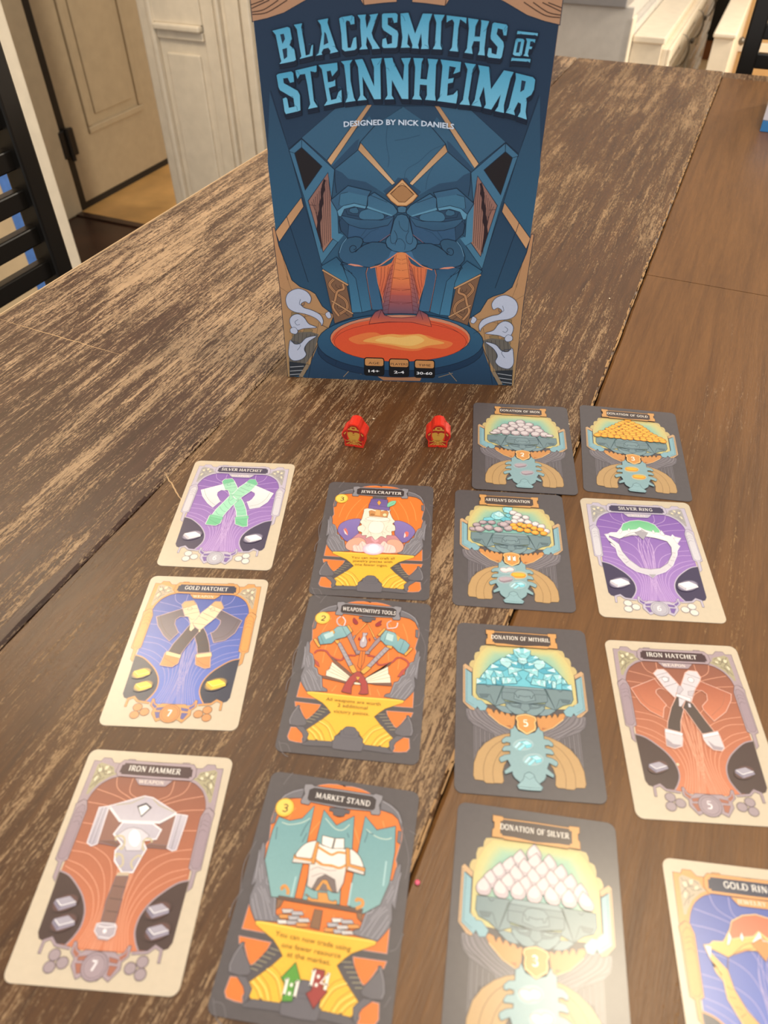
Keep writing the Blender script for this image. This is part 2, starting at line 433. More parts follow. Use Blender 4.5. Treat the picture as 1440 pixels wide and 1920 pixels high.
def homog(src, dst):
    A = []; b = []
    for (x, y), (X, Y) in zip(src, dst):
        A.append([x, y, 1, 0, 0, 0, -X * x, -X * y]); b.append(X)
        A.append([0, 0, 0, x, y, 1, -Y * x, -Y * y]); b.append(Y)
    h = solve(A, b)
    return lambda p: ((h[0] * p[0] + h[1] * p[1] + h[2]) / (h[6] * p[0] + h[7] * p[1] + 1), (h[3] * p[0] + h[4] * p[1] + h[5]) / (h[6] * p[0] + h[7] * p[1] + 1))
CARD = [(0, 0), (63, 0), (63, 88), (0, 88)]
# tracing sheets: card corners as measured on enlarged views, mapped to card millimetres
SRC = {k: homog(v, CARD) for k, v in {
    'SH': [(414, 49), (1410, 87), (1163, 1150), (11, 1098)], 'GH': [(488, 44), (1418, 76), (1163, 1276), (56, 1229)],
    'IM': [(549, 48), (1404, 105), (1069, 1537), (9, 1447)], 'JC': [(267, 77), (1346, 128), (1299, 1314), (43, 1245)],
    'WT': [(335, 24), (1387, 110), (1276, 1513), (17, 1387)], 'MS': [(451, 38), (1396, 177), (1194, 1822), (18, 1600)],
    'DI': [(83, 41), (1225, 103), (1369, 1181), (61, 1098)], 'DG': [(71, 61), (1190, 162), (1402, 1204), (119, 1071)],
    'AD': [(77, 48), (1203, 111), (1360, 1356), (43, 1268)], 'SR': [(33, 47), (1045, 94), (1411, 1218), (222, 1151)],
    'DM': [(79, 36), (1186, 109), (1393, 1623), (53, 1514)], 'IH': [(55, 47), (1162, 105), (1674, 1639), (327, 1552)],
    'DS': [(153, 13), (1293, 175), (1449, 2183), (5, 1921)], 'GR': [(331, 46), (2087, 254), (3063, 3487), (785, 3139)]}.items()}
def _bx(ox, oy, s):
    q = [(473.1, 20.6), (1050.2, 26.3), (955, 722), (548, 706)]
    return homog([((x - ox) * s, (y - oy) * s) for x, y in q], [(0, 15), (155, 15), (155, 235), (0, 235)])
for k, a in {'B1': (470, 0, 2.4407), 'B2': (490, 370, 2.6182), 'B4': (470, 0, 4.8), 'B5': (750, 0, 4.8), 'B6': (600, 180, 5.3333), 'B7': (740, 180, 4.8)}.items(): SRC[k] = _bx(*a)
SRC['mm'] = lambda p: p
def rgb(c): return hx(c) if isinstance(c, str) else c
class Art:
    DZ = 2.0e-6
    lw = 0.88
    def __init__(s, w, h, m, src='mm', z0=0.0):
        s.W, s.H, s.m, s.src, s.k, s.z0 = w, h, m, src, 0, z0
        s.parts = {}; s.part('printed_artwork'); s.xf = None
    def part(s, n):
        s.cur = s.parts.setdefault(n, ([], [], [])); return s
    def map(s, p, src=None):
        q = SRC[src or s.src](p)
        return s.xf(q) if s.xf else q
    def _z(s): s.k += 1; return s.z0 + s.k * s.DZ
    def _emit(s, pts, faces, cols):
        V, F, C = s.cur; b = len(V); z = s._z()
        V.extend((x, y, z) for x, y in pts); F.extend(tuple(b + i for i in f) for f in faces); C.extend(cols)
    def _fill(s, pts, color):
        if isinstance(color, tuple) and isinstance(color[0], str):
            y0 = min(p[1] for p in pts); y1 = max(p[1] for p in pts); a, b = rgb(color[0]), rgb(color[1])
            cols = [tuple(a[j] + (b[j] - a[j]) * (p[1] - y0) / max(1e-6, y1 - y0) for j in range(3)) for p in pts]
        else: cols = [rgb(color)] * len(pts)
        tr = tessellate_polygon([[Vector((x, y, 0)) for x, y in pts]])
        s._emit(pts, tr, cols)
    def _line(s, p, w, color, closed=False):
        if w < .5: w *= s.lw
        q = [p[0]]
        for a in p[1:]:
            if math.hypot(a[0] - q[-1][0], a[1] - q[-1][1]) > 1e-3: q.append(a)
        if closed and math.hypot(q[0][0] - q[-1][0], q[0][1] - q[-1][1]) < 1e-3: q.pop()
        n = len(q)
        if n < 2: return
        V = []; F = []
        for i in range(n):
            a = q[(i - 1) % n] if (closed or i) else q[i]; c = q[(i + 1) % n] if (closed or i < n - 1) else q[i]; b = q[i]
            d1 = (b[0] - a[0], b[1] - a[1]); d2 = (c[0] - b[0], c[1] - b[1])
            l1 = math.hypot(*d1) or 1; l2 = math.hypot(*d2) or 1
            if not (closed or i): d1, l1 = d2, l2
            if not (closed or i < n - 1): d2, l2 = d1, l1
            n1 = (-d1[1] / l1, d1[0] / l1); n2 = (-d2[1] / l2, d2[0] / l2)
            nx, ny = n1[0] + n2[0], n1[1] + n2[1]; ll = math.hypot(nx, ny)
            if ll < 0.2: nx, ny, k = n1[0], n1[1], 1
            else:
                nx /= ll; ny /= ll; k = min(1.6, 1 / max(0.3, nx * n1[0] + ny * n1[1]))
            V += [(b[0] + nx * k * w / 2, b[1] + ny * k * w / 2), (b[0] - nx * k * w / 2, b[1] - ny * k * w / 2)]
        for i in range(n if closed else n - 1):
            j = (i + 1) % n; F.append((2 * i, 2 * j, 2 * j + 1, 2 * i + 1))
        s._emit(V, F, [rgb(color)] * len(V))
    def _pp(s, pts, half, sm, src, closed):
        p = [s.map(q, src) for q in P(pts)]
        if half: p = p + [(s.W - x, y) for x, y in p[::-1]]
        if sm: p = catmull(p, closed)
        return p
    def f(s, color, pts, o=None, w=0.3, half=False, mir=False, sm=False, src=None):
        p = s._pp(pts, half, sm, src, True)
        for q in ((p, [(s.W - x, y) for x, y in p]) if mir else (p,)):
            s._fill(q, color)
            if o: s._line(q, w, o, True)
    def l(s, color, w, pts, half=False, mir=False, sm=False, closed=False, src=None):
        p = s._pp(pts, half, sm, src, closed)
        for q in ((p, [(s.W - x, y) for x, y in p]) if mir else (p,)): s._line(q, w, color, closed)
    def e(s, color, c, rx, ry=None, o=None, w=0.3, mir=False, src=None, n=28, rot=0):
        ry = ry or rx; x0, y0 = s.map(c, src); ca, sa = math.cos(rot), math.sin(rot)
        p = [(x0 + rx * math.cos(6.28318 * i / n) * ca - ry * math.sin(6.28318 * i / n) * sa, y0 + rx * math.cos(6.28318 * i / n) * sa + ry * math.sin(6.28318 * i / n) * ca) for i in range(n)]
        s.f(color, p, o, w, mir=mir, src='mm')
    def es(s, color, x, y, rx, ry, o=None, w=0.3, src=None, n=40):
        s.f(color, [(x + rx * math.cos(6.28318 * i / n), y + ry * math.sin(6.28318 * i / n)) for i in range(n)], o, w, src=src)
    def radial(s, stops, pts, c, half=False, mir=False, sm=False, src=None):
        """colour rings shrinking from the outline to a centre: stops [(scale, colour), ...] from 1 to 0"""
        p0 = s._pp(pts, half, sm, src, True); c0 = s.map(c, src)
        for p, cc in (((p0, c0), ([(s.W - x, y) for x, y in p0], (s.W - c0[0], c0[1]))) if mir else ((p0, c0),)):
            V = []; C = []; F = []; n = len(p)
            for sc, col in stops:
                V += [(cc[0] + (x - cc[0]) * sc, cc[1] + (y - cc[1]) * sc) for x, y in p]; C += [rgb(col)] * n
            for k in range(len(stops) - 1):
                for i in range(n):
                    j = (i + 1) % n; F.append((k * n + i, k * n + j, (k + 1) * n + j, (k + 1) * n + i))
            s._emit(V, F, C)
    def glyphs(s, text, a, b, h, color, font='serif', w=1.0, arc=0.0, src=None, shear=0.0, fixed=None, edge=None):
        """lettering between baseline points a and b, cap height h in millimetres"""
        x0, y0 = s.map(a, src); x1, y1 = s.map(b, src); L = math.hypot(x1 - x0, y1 - y0); ux, uy = (x1 - x0) / L, (y1 - y0) / L
        polys = serif_text(text, w) if font == 'serif' else sans_text(text, font)
        mx = max(p[0] for V, F in polys for p in V); k = L / mx
        def put(p):
            t = p[0] * k; y = p[1] * h - arc * 4 * (t / L) * (1 - t / L) * -1
            t += shear * p[1] * h
            return (x0 + ux * t + uy * y, y0 + uy * t - ux * y)
        for V, F in polys: s._emit([put(p) for p in V], F, [rgb(color)] * len(V)); s.k -= 1
        s.k += 1
    def build(s, parent, origin, axes=None):
        """flat meshes; x right, y down from the top-left corner at origin (metres)"""
        for name, (V, F, C) in s.parts.items():
            if not V: continue
            me = bpy.data.meshes.new(name)
            if axes: co = [axes(x * MM, y * MM, z) for x, y, z in V]
            else: co = [(origin[0] + x * MM, origin[1] - y * MM, origin[2] + z) for x, y, z in V]
            me.from_pydata(co, [], F)
            ca = me.color_attributes.new('ink', 'FLOAT_COLOR', 'POINT')
            ca.data.foreach_set('color', [q for c in C for q in (c[0], c[1], c[2], 1.0)])
            me.materials.append(s.m); me.update()
            o = bpy.data.objects.new(name, me); COL.objects.link(o); o.parent = parent

# bold serif capitals: T thick stem, t thin stroke, c closed/open curve of even weight; last field: serif feet
GL = {
 'A': (.88, 't .12,0 .43,1|T .42,1 .76,0|t .22,.33 .66,.33', '.10,0 .77,0'),
 'B': (.74, 'T .2,0 .2,1|c .2,.96 .5,.95 .6,.76 .5,.56 .2,.54|c .2,.54 .56,.52 .68,.28 .56,.05 .2,.04', '.16,0 .16,1'),
 'C': (.78, 'c .68,.76 .62,.92 .42,.95 .22,.8 .16,.5 .24,.18 .44,.05 .66,.14 .7,.26', ''),
 'D': (.84, 'T .2,0 .2,1|c .2,.96 .52,.92 .72,.74 .76,.5 .7,.24 .52,.07 .2,.04', '.16,0 .16,1'),
 'E': (.70, 'T .2,0 .2,1|t .2,.95 .62,.95 .63,.78|t .2,.52 .5,.52|t .2,.05 .64,.05 .66,.24', '.16,0 .16,1'),
 'F': (.66, 'T .2,0 .2,1|t .2,.95 .62,.95 .63,.76|t .2,.5 .5,.5', '.2,0 .16,1'),
 'G': (.84, 'c .7,.76 .62,.92 .42,.95 .22,.8 .16,.5 .24,.18 .44,.05 .66,.12|T .68,.08 .68,.42', '.68,.42'),
 'H': (.90, 'T .2,0 .2,1|T .72,0 .72,1|t .2,.52 .72,.52', '.2,0 .2,1 .72,0 .72,1'),
 'I': (.42, 'T .21,0 .21,1', '.21,0 .21,1'),
 'J': (.50, 'T .3,.12 .3,1|c .3,.2 .26,-.05 .08,-.08', '.3,1'),
 'K': (.84, 'T .2,0 .2,1|t .24,.45 .66,1|T .34,.55 .70,0', '.2,0 .2,1 .66,1 .72,0'),
 'L': (.68, 'T .2,0 .2,1|t .2,.05 .62,.05 .65,.28', '.16,0 .2,1'),
 'M': (1.06, 't .16,0 .2,1|T .24,1 .52,.1|t .52,.08 .82,1|T .84,1 .86,0', '.16,0 .86,0 .18,1 .84,1'),
 'N': (.92, 't .18,0 .18,1|T .22,1 .70,.04|t .72,0 .72,1', '.18,0 .16,1 .72,1'),
 'O': (.86, 'C .43,.95 .2,.84 .14,.5 .2,.16 .43,.05 .66,.16 .72,.5 .66,.84', ''),
 'P': (.70, 'T .2,0 .2,1|c .2,.96 .5,.95 .62,.72 .5,.48 .2,.46', '.2,0 .16,1'),
 'R': (.80, 'T .2,0 .2,1|c .2,.96 .5,.95 .62,.74 .5,.52 .2,.5|T .42,.5 .70,0', '.2,0 .16,1 .74,0'),
 'S': (.64, 'c .54,.76 .46,.93 .28,.95 .14,.78 .22,.6 .46,.44 .54,.24 .4,.06 .22,.05 .1,.24', ''),
 'T': (.74, 'T .37,0 .37,1|t .06,.76 .07,.95 .67,.95 .68,.76', '.37,0'),
 'V': (.84, 'T .12,1 .42,0|t .42,0 .74,1', '.12,1 .76,1'),
 'W': (1.14, 'T .12,1 .34,0|t .34,0 .58,.9|T .56,.95 .80,0|t .80,0 1.04,1', '.12,1 .56,1 1.04,1'),
 'Y': (.78, 'T .12,1 .4,.45|t .4,.45 .68,1|T .4,.5 .4,0', '.12,1 .7,1 .4,0'),
 "'": (.26, 'T .13,.7 .13,1', ''), ' ': (.38, '', ''),
 '1': (.44, 'T .24,0 .24,1|t .08,.82 .24,.97', '.24,0'),
 '2': (.66, 'c .12,.74 .2,.93 .4,.95 .54,.76 .46,.5 .12,.08|T .12,.09 .56,.09', ''),
 '3': (.62, 'c .12,.82 .3,.96 .5,.84 .46,.6 .28,.53 .5,.46 .54,.2 .34,.04 .1,.14', ''),
 '4': (.68, 'T .48,0 .48,1|t .46,.96 .08,.32 .64,.32', ''),
 '5': (.62, 't .2,.95 .54,.95|t .2,.95 .17,.55|c .17,.56 .42,.6 .54,.34 .42,.08 .12,.1', ''),
 '6': (.66, 'c .54,.9 .26,.78 .14,.4 .2,.1 .4,.04 .55,.26 .42,.52 .18,.4', ''),
 '7': (.62, 'T .08,.9 .56,.9|T .52,.88 .26,0', ''),
 ':': (.30, 'T .15,.05 .15,.25|T .15,.55 .15,.75', ''),
}
def serif_text(text, wt=1.0):
    out = []; x = 0
    A = Art.__new__(Art)
    A.lw = 1.0; A.parts = {}; A.part('g'); A.k = 0; A.z0 = 0
    for ch in text:
        adv, st, sf = GL[ch]
        A.cur = ([], [], [])
        for q in (st.split('|') if st else []):
            kd, pp = q.split(' ', 1); p = P(pp)
            w_ = {'T': .17, 't': .08, 'c': .125, 'C': .13}[kd] * wt
            if kd in 'cC': p = catmull(p, kd == 'C', 4)
            A._line([(a + x, b) for a, b in p], w_, '000000', kd == 'C')
        for a, b in (P(sf) if sf else []):
            yy = b + (.035 if b < .5 else -.035); A._line([(a + x - .13, yy), (a + x + .13, yy)], .06 * wt, '000000')
        if A.cur[0]: out.append(([(v[0], v[1]) for v in A.cur[0]], A.cur[1]))
        x += adv
    return out
_sc = {}
def sans_text(text, style):
    cu = bpy.data.curves.new('t', 'FONT'); cu.body = text; cu.size = 1; cu.resolution_u = 2
    cu.offset = {'bold': 0.022, 'regular': 0.0}[style]
    ob = bpy.data.objects.new('t', cu); COL.objects.link(ob)
    me = ob.to_mesh()
    V = [(v.co.x, v.co.y / 0.73) for v in me.vertices]; F = [tuple(p.vertices) for p in me.polygons]
    ob.to_mesh_clear(); bpy.data.objects.remove(ob); bpy.data.curves.remove(cu)
    m0 = min(v[0] for v in V)
    return [([(a - m0, b) for a, b in V], F)]

# ------------------------------------------------------------------ shared card drawing
LW = 0.22
def ingot(a, x, y, kind, sc=1.0, src=None):
    """glowing bar centred at x,y"""
    cx, cy = a.map((x, y), src)
    T_ = {'silver': ('ffffff', 'f4f2f4', 'c4c0cc', 'dedbe6', '8a869c', 'b9b0cc'), 'gold': ('e8c93a', 'ffe63c', 'e3ad2e', 'f2c62e', 'b07d1c', 'e8b840'),
          'iron': ('8d8798', 'aaa4b4', '857e92', '968fa2', '6d6478', '7a5550')}[kind]
    dark = a.poddark
    g = [(cx + 4.9 * sc * math.cos(t * .2618), cy + 3.2 * sc * math.sin(t * .2618) - .25 * 4.9 * sc * math.cos(t * .2618)) for t in range(24)]
    mixc = tuple((p + q) / 2 for p, q in zip(rgb(dark), rgb(T_[5])))
    a.radial([(1, dark), (.9, tuple(.85 * p + .15 * q for p, q in zip(rgb(dark), rgb(T_[5])))), (.8, mixc), (0, T_[5] if kind != 'iron' else mixc)], g, (cx, cy), src='mm')
    t_ = lambda s_: [(cx + p[0] * sc, cy + p[1] * sc) for p in P(s_)]
    a.f(T_[3], t_('-4.3,.4 -1.5,2.9 4.4,.6 4,-.6 .7,-2.4 -3.9,-1'), src='mm')
    a.f(T_[2], t_('-4.3,.4 -1.5,2.9 -1.2,1.6 -3.7,-.7'), src='mm')
    a.f(T_[1], t_('-3.7,-.8 -1.2,1.1 3.9,-.7 1,-2.4'), src='mm')
    a.l('ffffff' if kind != 'gold' else 'fff59a', .25, t_('-3.5,-.7 -1.2,1.1 3.9,-.7'), src='mm')
    a.l(T_[4], .15, t_('-1.2,1.1 -1.5,2.9'), src='mm')
PAL = {
 'silver': dict(fr='c0b8cc', fr2='cfccd6', ln='7f7790', knot='aaa5a4', knl='8a8690', bg=('8058ac', 'a583c8'), ray='c6a8dc', pod='3d3352', tb='3d3352', coin='e2ddd6', md='b8b5c2', cr='7a5fa5'),
 'gold': dict(fr='d89a5a', fr2='dd9a52', ln='7c4c26', knot='b7a690', knl='7d7468', bg=('4356a8', '5b74cf'), ray='a29bd0', pod='1d2340', tb='1e2142', coin='cf8f58', md='cc8a4c', cr='5a5a9c'),
 'iron': dict(fr='a8969f', fr2='9f8c97', ln='65545c', knot='aaa082', knl='6f6658', bg=('8a5340', 'cf7d58'), ray='e0a184', pod='4a3630', tb='452b2c', coin='a3939a', md='a5939c', cr='a86a55'),
}
def weapon_frame(a, pal, title, kind, num, tpts=None):
    p = PAL[pal]; a.src = 'IH'; a.poddark = p['pod']
    # field
    a.f(p['bg'], '640,225 375,228 320,240 265,280 238,335 232,400 270,480 320,820 345,960 400,1235 430,1275 470,1290 525,1270 580,1308 690,1325 760,1345 950,1360', half=True)
    for s_ in ('752,1325 765,1190 735,1060 640,930 480,820 325,770', '775,1330 785,1180 750,1020 640,850 480,740 320,710',
               '800,1335 800,1150 755,950 650,780 480,690 315,650', '825,1340 815,1100 760,850 640,650 470,560 290,530',
               '845,1345 830,1050 770,750 640,520 450,430 248,395', '860,1345 845,1000 770,650 640,450 480,370 262,310',
               '880,1345 855,900 760,560 600,400 420,310 365,230', '895,1348 870,900 800,600 640,400 520,330 490,240',
               '730,1315 745,1180 700,1060 620,960 480,870 335,810', '910,1350 885,1000 840,700 800,600', '865,1345 840,1100 790,900 700,700'):
        a.l(p['ray'], .3, s_, mir=True, sm=True)
    # pods
    a.f(p['pod'], '315,842 400,870 500,935 590,1010 660,1100 690,1190 680,1260 650,1312 580,1305 525,1270 470,1290 430,1275 400,1235', mir=True)
    a.l(p['fr'], .55, '315,842 400,870 500,935 590,1010 660,1100 690,1190 680,1260 650,1320', mir=True, sm=True)
    # corner brackets
    a.f(p['fr'], '128,122 180,127 190,105 248,108 285,138 332,142 345,200 372,226 320,240 265,280 235,335 230,385 205,378 170,400', o=p['ln'], w=LW, mir=True)
    a.f(p['knot'], '168,150 190,135 300,165 325,200 355,212 310,228 255,270 225,320 218,345 200,345 185,260', mir=True)
    for s_ in ('180,150 230,200 250,190 300,215', '190,190 240,230 230,290', '185,240 215,200 260,160 300,180', '200,300 225,260 270,235', '210,160 260,215 320,205'):
        a.l(p['knl'], .28, s_, mir=True); 
    for s_ in ('190,175 215,170 225,195 205,200', '235,160 262,158 258,180 240,185', '205,225 222,230 215,260 200,250', '270,195 290,190 300,205 275,212'):
        a.f('ddd4b8', s_, mir=True)
    a.l(p['fr'], .8, '372,224 322,236 265,275 236,330 228,385', mir=True, sm=True)
    a.l(p['ln'], .14, '372,232 325,245 272,283 244,338 236,390', mir=True, sm=True)
    # side pillars
    a.f(p['fr'], '165,408 178,400 208,378 238,390 270,445 328,770 300,785 325,915 290,885 268,785 235,768 180,462', o=p['ln'], w=LW, mir=True)
    a.f(p['fr2'], '190,440 215,412 243,420 260,455 312,745 295,768 257,765 240,742 195,480', o=p['ln'], w=.16, mir=True)
    for s_ in ('205,470 240,460 262,480', '210,495 245,485 266,505', '218,530 250,520 272,545'): a.l(p['ln'], .14, s_, mir=True, sm=True)
    # foot bracket and coins
    a.l(p['ln'], 1.15, '492,1372 478,1290 525,1272 578,1315 700,1337', mir=True)
    a.l(p['fr'], .8, '492,1368 478,1290 525,1272 578,1315 700,1337', mir=True)
    for c_ in ((612, 1378), (700, 1428), (620, 1455)): a.e(p['coin'], c_, 2.1, 1.9, o=p['ln'], w=.3, mir=True)
    # crest
    a.part('point_badge')
    a.f(p['fr'], '945,1355 820,1345 800,1362 755,1340 725,1293 705,1293 718,1360 768,1400 772,1445 858,1532 905,1505 945,1535', o=p['ln'], w=LW, half=True)
    a.f(p['cr'], '790,1388 865,1380 860,1412 802,1414', o=p['ln'], w=.15, mir=True); a.f(p['cr'], '795,1430 858,1432 872,1490 845,1498', o=p['ln'], w=.15, mir=True)
    a.f(p['cr'], '725,1310 745,1345 790,1372 780,1395 735,1360', mir=True)
    a.e(p['ln'], (947, 1450), 4.75); a.e(p['md'], (947, 1450), 4.5); a.e(p['ln'], (947, 1450), 3.75); a.e(p['md'], (947, 1450), 3.6)
    if num: a.glyphs(num, (922, 1476), (972, 1480), 3.4, 'f4eef4')
    # title
    a.part('title_plate')
    a.f(p['fr'], '385,116 435,118 445,135 370,132', o=p['ln'], w=LW, mir=True)
    a.f(p['fr'], '640,138 352,121 330,145 333,195 362,226 640,243', o=p['ln'], w=LW, half=True)
    a.f(p['tb'], '640,154 372,140 372,152 358,152 362,202 380,203 380,213 640,229', half=True)
    a.f(p['fr'], '640,246 505,240 548,275 562,284 640,289', o=p['ln'], w=.16, half=True)
    x0, x1 = tpts or (412, 838)
    sl = lambda x: 190 + (x - 412) * .0634
    a.part('title_lettering')
    a.glyphs(title, (x0, sl(x0)), (x1, sl(x1)), 2.45, 'f2ede8')
    a.glyphs(kind, (548, 272), (742, 282), 1.5, 'ece2d8', w=.9)
def hatchets(a, hd, hd2, blade, shaft, shaft2, butt, ring, ln, bl):
    a.src = 'SH'
    for s_ in ('465,347 692,288 706,350 665,348 628,370 622,400 655,462 582,522 530,480 480,410', '1005,302 1188,382 1130,468 1050,520 952,537 925,465 945,462 975,440 1005,400 1005,378 970,360 955,345'):
        a.f(blade, s_, o=bl, w=.35)
    a.l(ln, .15, '497,336 512,395 550,455 607,500', sm=True); a.l(ln, .15, '1160,368 1110,440 1040,490 945,510', sm=True)
    def shaft_(out, lines, c):
        a.f(c, out, o=bl, w=.35)
        for s_ in lines: a.l(ln, .15, s_, sm=True)
    # handle leaning left-up to right-down
    shaft_('765,420 850,405 890,470 915,540 925,612 818,615 815,560 790,485', ['800,510 840,520 895,500', '815,545 860,555 912,540', '820,585 870,590 920,580'], shaft2)
    a.f(butt, '803,625 818,612 928,603 940,625 930,645 928,712 880,718 805,690', o=bl, w=.35); a.f(ring, '806,618 936,604 940,632 812,642', o=ln, w=.15); a.l(ln, .15, '820,660 870,690 920,700')
    a.f(hd, '675,262 700,240 775,233 800,260 828,318 835,350 845,400 790,425 755,405 735,350 705,345 688,300', o=bl, w=.35)
    a.f(hd2, '680,262 702,242 775,235 798,262 690,290', o=ln, w=.15); a.l(ln, .18, '705,335 830,315'); a.e(hd, (745, 293), 1.15, o=ln, w=.15)
    a.l(ln, .15, '735,350 760,370 790,365'); a.l(ln, .15, '690,300 810,290')
    # handle leaning right-up to left-down, on top
    shaft_('755,400 835,448 775,508 718,570 668,632 567,606 615,540 688,470', ['735,440 755,490 790,490', '690,480 720,520 745,535', '650,515 680,555 715,565', '612,560 640,595 690,600'], shaft)
    a.f(butt, '548,605 565,595 682,622 660,680 610,705 545,697 507,690 532,640', o=bl, w=.35); a.f(ring, '560,592 684,620 676,645 552,618', o=ln, w=.15); a.l(ln, .15, '545,640 600,670 640,690')
    a.f(hd, '930,262 955,242 1008,243 1032,290 1005,310 960,362 885,412 835,450 765,398 800,370 848,318 895,288', o=bl, w=.35)
    a.f(hd2, '930,262 955,243 1008,245 1030,290 1012,300 925,270', o=ln, w=.15); a.l(ln, .18, '855,322 955,362'); a.e(hd, (937, 300), 1.15, o=ln, w=.15); a.l(ln, .18, '770,395 880,410')
    a.f(hd, '752,400 770,392 790,430 760,455 745,445', o=ln, w=.15); a.f(hd, '825,440 842,440 838,462 822,458', o=ln, w=.15)
    a.l(ln, .15, '820,345 900,380'); a.l(ln, .15, '895,288 1000,325')

def rock(a, x, y, rx, ry, fill, lo, ln, rnd, n=7, pt=0.0):
    ph = rnd.uniform(0, 6.28)
    p = []
    for i in range(n):
        t = ph + 6.2832 * i / n; r = rnd.uniform(.86, 1.1)
        p.append((x + rx * r * math.cos(t), y + ry * r * math.sin(t)))
    if pt: tl = rnd.uniform(-.25, .25); p = [(x + rx * qx + tl * ry * qy, y - ry * qy) for qx, qy in ((0, 1.2), (.35, .85), (.75, .35), (.95, -.2), (.8, -.7), (.4, -1), (-.4, -1), (-.8, -.7), (-.95, -.2), (-.75, .35), (-.35, .85))]
    a.f(lo, p, o=ln, w=.2, src='mm')
    a.f(fill, [(x - rx * .08 + (q[0] - x) * .72, y - ry * .18 + (q[1] - y) * .66) for q in p], src='mm')
def mound(a, rows, fn, cx=31.6):
    for y, hw, n in rows:
        for i in range(n):
            fn(cx + (hw * (2 * i / (n - 1) - 1) if n > 1 else 0), y, i, n)
CRY = ['565,275 620,262 700,280 680,330 650,350 610,350 575,315', '500,330 530,315 560,320 610,355 600,385 520,345', '450,375 470,345 520,350 570,385 520,440 460,400', '370,440 380,400 460,410 530,440 480,465', '320,470 340,450 400,460 370,510 380,545 330,520',
       '290,525 300,490 325,480 330,530', '248,575 250,525 330,540 335,575', '610,350 650,350 690,385 640,405 605,385', '545,390 600,385 645,410 640,445 560,430', '520,440 560,430 640,445 650,455 560,480 530,500', '400,460 470,470 490,520 430,520',
       '560,480 600,475 640,530 600,560', '380,545 385,515 415,520 415,580 385,575', '415,520 445,515 475,580 420,582', '475,580 470,520 510,520 520,575', '520,575 510,520 580,515 600,575']
def crystals(a, ln='235465'):
    a.src = 'DM'; cs = ['8ccfdc', '6dbdd2', 'aedde4', '52aac4', '9ad6e0']
    a.f('6cc0d4', '632,262 560,320 450,360 370,410 290,500 248,575 480,590 660,600', half=True, o=ln, w=.3)
    for i, s_ in enumerate(CRY):
        a.f(cs[i % 5], s_, o=ln, w=.22, mir=True)
        p = P(s_); m = (sum(q[0] for q in p) / len(p), sum(q[1] for q in p) / len(p))
        a.l(ln, .14, [p[0], m, p[len(p) // 2]], mir=True); a.f('c6ecf0', [p[0], p[1], m], mir=True)
def don_icon(a, cx, cy, kind):
    """resource token picture on the shield, centred in card millimetres"""
    hl = [(cx + 4.9 * math.cos(t * .2618), cy + 3.1 * math.sin(t * .2618) - .15 * 4.9 * math.cos(t * .2618)) for t in range(24)]
    a.radial([(1, '84a7b0'), (.86, {'gold': 'bdbb98', 'iron': '9fafb8'}.get(kind, 'a2bec5')), (0, '93adb5')], hl, (cx, cy), src='mm')
    t_ = lambda s_: [(cx + p[0], cy + p[1]) for p in P(s_)]
    if kind == 'gold':
        a.f('e0942c', t_('-3.9,0 -3.2,-1.5 0,-1.9 3,-1.6 3.9,-.2 3,1.4 0,1.9 -3.2,1.5'), sm=True, src='mm'); a.f('f6b63c', t_('-3.4,-.2 -2.8,-1.3 0,-1.6 2.8,-1.3 3.3,-.3 2,.6 -2,.7'), sm=True, src='mm')
    elif kind == 'iron':
        a.f('8f7f8c', t_('-3.8,0 -2.9,1.7 -1,2.3 2.8,1.2 3.9,-.3 3.5,-1.6 .3,-1.9 -3,-1.2'), src='mm'); a.f('b5a5b0', t_('-3.6,-.2 -2.6,1 -.8,1.1 3.7,-.5 3.3,-1.5 .3,-1.8 -2.9,-1.2'), src='mm'); a.l('7c6c7a', .15, t_('-.8,1.1 -1,2.3'), src='mm')
    elif kind == 'silver':
        a.f('cfc6cc', t_('-3.9,.3 -3.6,-.9 -1.5,-1.4 -.4,-1 .8,-1.9 3,-1.6 3.8,-.2 2.9,1.2 .6,1.6 -.6,2.3 -2.8,1.9'), sm=True, src='mm', o='857b84', w=.25); a.f('e6dfe2', t_('-3.3,.2 -3,-.7 -1.4,-1 -.2,-.6 1,-1.4 2.8,-1.2 3.2,-.3 .6,.7 -1.6,1.2'), sm=True, src='mm')
    else:
        for q, c_ in (('-4,1.6 -1.8,-1.2 -.6,-1 -3,1.9', 'c6f0f6'), ('-2.6,2.4 .4,-.6 1.2,.2 -1.4,2.9', '9fe2ee'), ('-1.8,-1.2 1.6,-2 3.8,-.6 3.4,.9 1.2,1.6 .6,-.2', '7ccfe2'), ('-.6,-1 1.6,-2 3.8,-.6 1.2,.2', 'b4eaf2')):
            a.f(c_, t_(q), o='4f9fb4', w=.16, src='mm')
